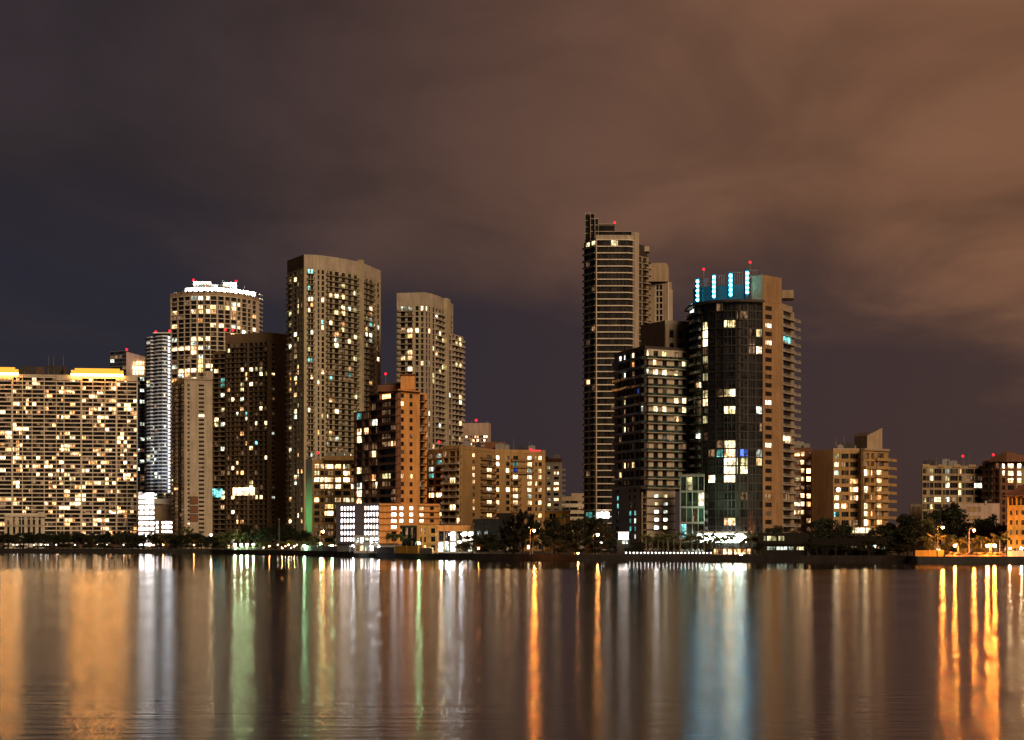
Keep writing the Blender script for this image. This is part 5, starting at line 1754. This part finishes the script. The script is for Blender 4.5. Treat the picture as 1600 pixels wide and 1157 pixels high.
# palms along the promenade below the balcony tower and the glass tower
g5 = 'palms along the promenade'
for k in range(16):
    px = 1008 + k * 9.2 + TR.uniform(-2, 2)
    if 1150 < px:
        break
    put_palm(px, 840 + TR.uniform(-5, 5), shore_d(px) + 10 + 8 * (k % 2), TR.uniform(11, 14), 'promenade palm %s' % near(px), g5, n=13)
for k in range(13):
    px = 1012 + k * 8.2
    put_tree(px, 845 + TR.uniform(-3, 3), shore_d(px) + 24, 20, 'leafy tree behind the palms %s' % near(px), 'trees behind the promenade palms', pale=True)
put_palm(1174, 842, 752, 21, 'large spreading palm in front of the lit terrace bar', n=22)
for px, py in ((1190, 838), (1204, 836), (1236, 838), (1250, 836)):
    put_palm(px, py, 772, 12, 'dark palm above the long dark pavilion', 'palms above the dark pavilion')
# right thicket
g6 = 'dark trees of the right thicket'
for px, py, w_, dz in ((1206, 826, 26, 50), (1214, 822, 22, 54), (1226, 836, 34, 44), (1245, 832, 36, 44), (1262, 828, 34, 40), (1280, 812, 44, 44), (1292, 808, 44, 48), (1306, 818, 40, 40), (1322, 820, 38, 44), (1296, 832, 44, 24), (1268, 840, 40, 20), (1330, 836, 44, 22), (1352, 834, 40, 24), (1372, 826, 40, 34), (1388, 818, 44, 44), (1404, 806, 46, 50), (1418, 802, 46, 46), (1432, 810, 40, 44),
                      (1364, 846, 44, 12), (1388, 838, 46, 20), (1408, 830, 46, 26), (1428, 828, 44, 24), (1310, 852, 44, 9), (1338, 856, 44, 7), (1280, 854, 40, 8), (1366, 858, 40, 5), (1392, 856, 46, 6), (1412, 852, 44, 8), (1424, 850, 40, 9)):
    put_tree(px, py, shore_d(px) + dz, w_, ('tall' if dz > 30 else 'low') + ' dark thicket tree %s' % near(px), g6)
for px, py in ((1188, 848), (1262, 846), (1276, 850), (1292, 848), (1306, 850), (1322, 848), (1345, 849), (1358, 850), (1378, 846)):
    put_tree(px, py, shore_d(px) + 4, 20, 'low dark waterside bush %s' % near(px), 'bushes before the promenade shelter', name='waterside_bush')
# sodium lit point
g7 = 'trees on the sodium lit point'
for px, py, w_, dz in ((1446, 812, 44, 60), (1462, 800, 46, 66), (1480, 791, 60, 70), (1498, 796, 52, 72), (1512, 812, 44, 66), (1530, 812, 44, 70), (1546, 808, 46, 72), (1560, 818, 36, 66), (1440, 838, 30, 34), (1452, 846, 26, 28), (1484, 836, 34, 44), (1506, 840, 30, 40), (1532, 838, 34, 40), (1552, 842, 30, 34), (1520, 852, 24, 24), (1472, 854, 24, 26), (1502, 856, 22, 20), (1535, 856, 22, 20)):
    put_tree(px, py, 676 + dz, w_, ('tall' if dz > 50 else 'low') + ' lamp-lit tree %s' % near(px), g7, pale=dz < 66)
put_palm(1461, 842, 692, 17, 'palm lit bright orange under the first lamp of the right hand point', n=16)
put_palm(1498, 846, 694, 15, 'palm lit orange beside the second low glaring lamp', n=15)
put_palm(1534, 842, 697, 15, 'palm lit orange left of the two glaring lamps', n=15)
put_palm(1562, 841, 697, 17, 'palm lit orange next to the yellow tower', n=16)
for k, px in enumerate((1480, 1488, 1499, 1508, 1517, 1527, 1537, 1549, 1559, 1568)):
    put_tree(px, 862 + (k % 3) * 1.2, 681.5 + (k % 2), 13, 'low lit hedge bush along the pale fence', 'hedge bushes by the pale fence', name='hedge_bush', pale=True)
put_tree(1586, 857, 696, 22, 'clipped bush before the yellow tower balustrade', name='bush')

# ------------------------------------------------------------------ lamps
def street_lamp(px, py, dd, m, label, r=0.42, group=None, arm=1.6, sd=1, name='street_lamp'):
    x, y = P(px, dd)
    h = Z(py, dd) - GZ
    root = thing(name, label, 'street lamp', (x, y, GZ), group)
    link('pole', MB().tube([(-arm * sd, 0.3, -0.2), (-arm * sd, 0.3, h * 0.5), (-arm * sd, 0.3, h + 0.25)], [0.16, 0.12, 0.08], 7).mesh('pole', steel), root)
    link('arm', MB().tube([(-arm * sd, 0.3, h + 0.2), (-arm * 0.5 * sd, 0.2, h + 0.75), (0, 0, h + r + 0.22)], [0.07, 0.06, 0.06], 6).mesh('arm', steel), root)
    hd = link('lamp_head', MB().tube([(0, 0, h + r * 0.7), (0, 0, h + r + 0.3)], [r * 1.1, r * 0.4], 8).mesh('lamp_head', steel), root)
    link('bulb', MB().ball((0, 0, h), r, 10, 6).mesh('bulb', m), root)
    return root

street_lamp(835, 829.5, 778, g_sod, 'tall sodium street lamp shining over the orange lit palm')
street_lamp(934, 836, 782, g_smo, 'orange street lamp in dark trees left of the kiosk', 0.5)
street_lamp(956, 828.5, 800, g_smo, 'orange street lamp nearest the kiosk, above its roof line', 0.45)
street_lamp(1473, 824.5, 688, g_sod, 'sodium street lamp above the leftmost lit palm of the point', 0.36)
street_lamp(1522, 829, 688, g_sod, 'sodium street lamp in the middle of the lit point', 0.34)
street_lamp(1492, 853, 684, g_sod, 'low glaring sodium lamp left of the lit point middle', 0.42, arm=-1.2)
street_lamp(1543, 853, 683, g_sod, 'very bright low sodium lamp, left of the glaring pair', 0.5, arm=-1.2)
street_lamp(1554, 853, 683, g_sod, 'very bright low sodium lamp, right of the glaring pair', 0.5)
street_lamp(330, 836, 1196, g_sodw, 'warm street lamp at the foot of the blank wall tower', 0.5)
street_lamp(229, 838.5, 1225, g_sodw, 'dazzling warm white lamp in front of the floodlit garage', 0.75)
street_lamp(690, 856.5, 836, g_sodw, 'pale yellow lamp at the waterline by the orange waterfront building', 0.42)
street_lamp(505, 831, 1004, g_smo, 'orange street lamp left of the white parking bays', 0.6)
for k, px in enumerate((367, 377, 386, 396)):
    street_lamp(px, 851.5, shore_d(px) + 5, g_prk, 'greenish park floodlight, number %s of four from the slab side' % ('one', 'two', 'three', 'four')[k], 0.6, 'park floodlights', arm=0.6, name='park_light')
street_lamp(475.5, 853.5, 1024, g_grn, 'lone green lamp among bushes left of the white wall', 0.55)
street_lamp(501, 849.5, 1000, g_grn, 'greenish lamp on a pale post above the white wall', 0.48)
street_lamp(519, 853, 982, g_grn, 'greenish lamp above the white wall, nearer the podium', 0.55)
street_lamp(654.5, 849, 862, g_grn, 'bright green lamp beside the orange waterfront building', 0.55)
for k, (px, py) in enumerate(((702.5, 835), (721.5, 835), (698, 848), (719, 847))):
    street_lamp(px, py, 868, g_wht, ('white lamp high on the arcade, nearer the green lamp', 'white lamp high on the arcade, nearer the dark thicket', 'white lamp low at the arcade, nearer the green lamp', 'white lamp low at the arcade, nearer the dark thicket')[k], 0.36)
street_lamp(748, 857, 824, g_smo, 'small pinkish lamp at the edge of the dark thicket', 0.4)
street_lamp(904, 864.5, 772, g_smo, 'low lamp near the waterline under dark trees', 0.42)
street_lamp(939, 848.5, 774, g_sml, 'small white lamp below the orange lamps', 0.4)
for k, px in enumerate((552, 562, 580, 592)):
    street_lamp(px, 853 + (k % 2) * 2, 935 - k * 8, g_wht, 'white flood lamp before the white pavilion and podium', 0.42, 'white flood lamps before the pavilion', name='flood_lamp')
street_lamp(1158, 867, 746, glowmat('pink lamp', (1.0, 0.55, 0.5), 60.0), 'pinkish lamp at the water under the large spreading palm', 0.45)
street_lamp(1578, 857, 694, g_sodw, 'white lamp left of the clipped bush by the yellow tower', 0.3)
street_lamp(1596, 857, 694, g_sodw, 'white lamp right of the clipped bush by the yellow tower', 0.36)
street_lamp(1253, 862, 744, g_sml, 'small white post lamp at the dark pavilion', 0.25)

# bollard lights along the quay
bm = MB().tube([(0, 0, 0), (0, 0, 0.55)], [0.10, 0.09], 7).mesh('post', steel)
bb = MB().ball((0, 0, 0.70), 0.20, 8, 5).mesh('bulb', g_sml)
for k in range(24):
    px = 978.5 + k * 5.75
    dd = shore_d(px) + 0.2
    x, y = P(px, dd)
    r = thing('bollard_light', 'small white quay light in the row below the promenade palms', 'bollard', (x, y, GZ + 0.15), 'quay lights')
    link('post', bm, r)
    link('bulb', bb, r)
# small path lights glinting through the left trees
pm_ = MB().tube([(0, 0, 0), (0, 0, 2.4)], [0.09, 0.07], 6).mesh('post', steel)
pb_ = [MB().ball((0, 0, 2.6), 0.24, 8, 5).mesh('bulb', m) for m in (g_sml, g_smo)]
for k, px in enumerate((21, 27, 53, 64, 71, 75, 88, 117, 152, 167, 193, 233, 246, 255, 286, 303, 324)):
    dd = shore_d(px) + 5
    x, y = P(px, dd)
    r = thing('path_light', 'small path light glinting through the left shoreline trees', 'path light', (x, y, GZ), 'path lights on the left shore')
    link('post', pm_, r)
    link('bulb', pb_[1 if px > 180 and k % 2 else 0], r)
for k, px in enumerate((412, 421, 434, 441, 446, 451, 455, 460, 464)):
    dd = shore_d(px) + 4
    x, y = P(px, dd)
    r = thing('path_light', 'small garden light at the waterline right of the park floodlights', 'path light', (x, y, GZ - 1.2 + (k % 3) * 0.8), 'garden lights by the park')
    link('post', pm_, r)
    link('bulb', pb_[k % 2], r)

# ------------------------------------------------------------------ things that still share a label are told apart by their order
ORD = 'first second third fourth fifth sixth seventh eighth ninth tenth eleventh twelfth thirteenth fourteenth fifteenth sixteenth seventeenth eighteenth nineteenth twentieth'.split()
ORD += ['twenty-' + q for q in ORD[:9]]
same = {}
for o in bpy.data.objects:
    if o.parent is None and 'label' in o:
        same.setdefault(o['label'], []).append(o)
for lab, lst in same.items():
    if len(lst) > 1:
        lst.sort(key=lambda q: q.location.x / q.location.y)
        for k, q in enumerate(lst):
            q['label'] = lab + ', ' + (ORD[k] + ' from the left' if k < len(lst) - 1 or k > 8 else 'last towards the right')
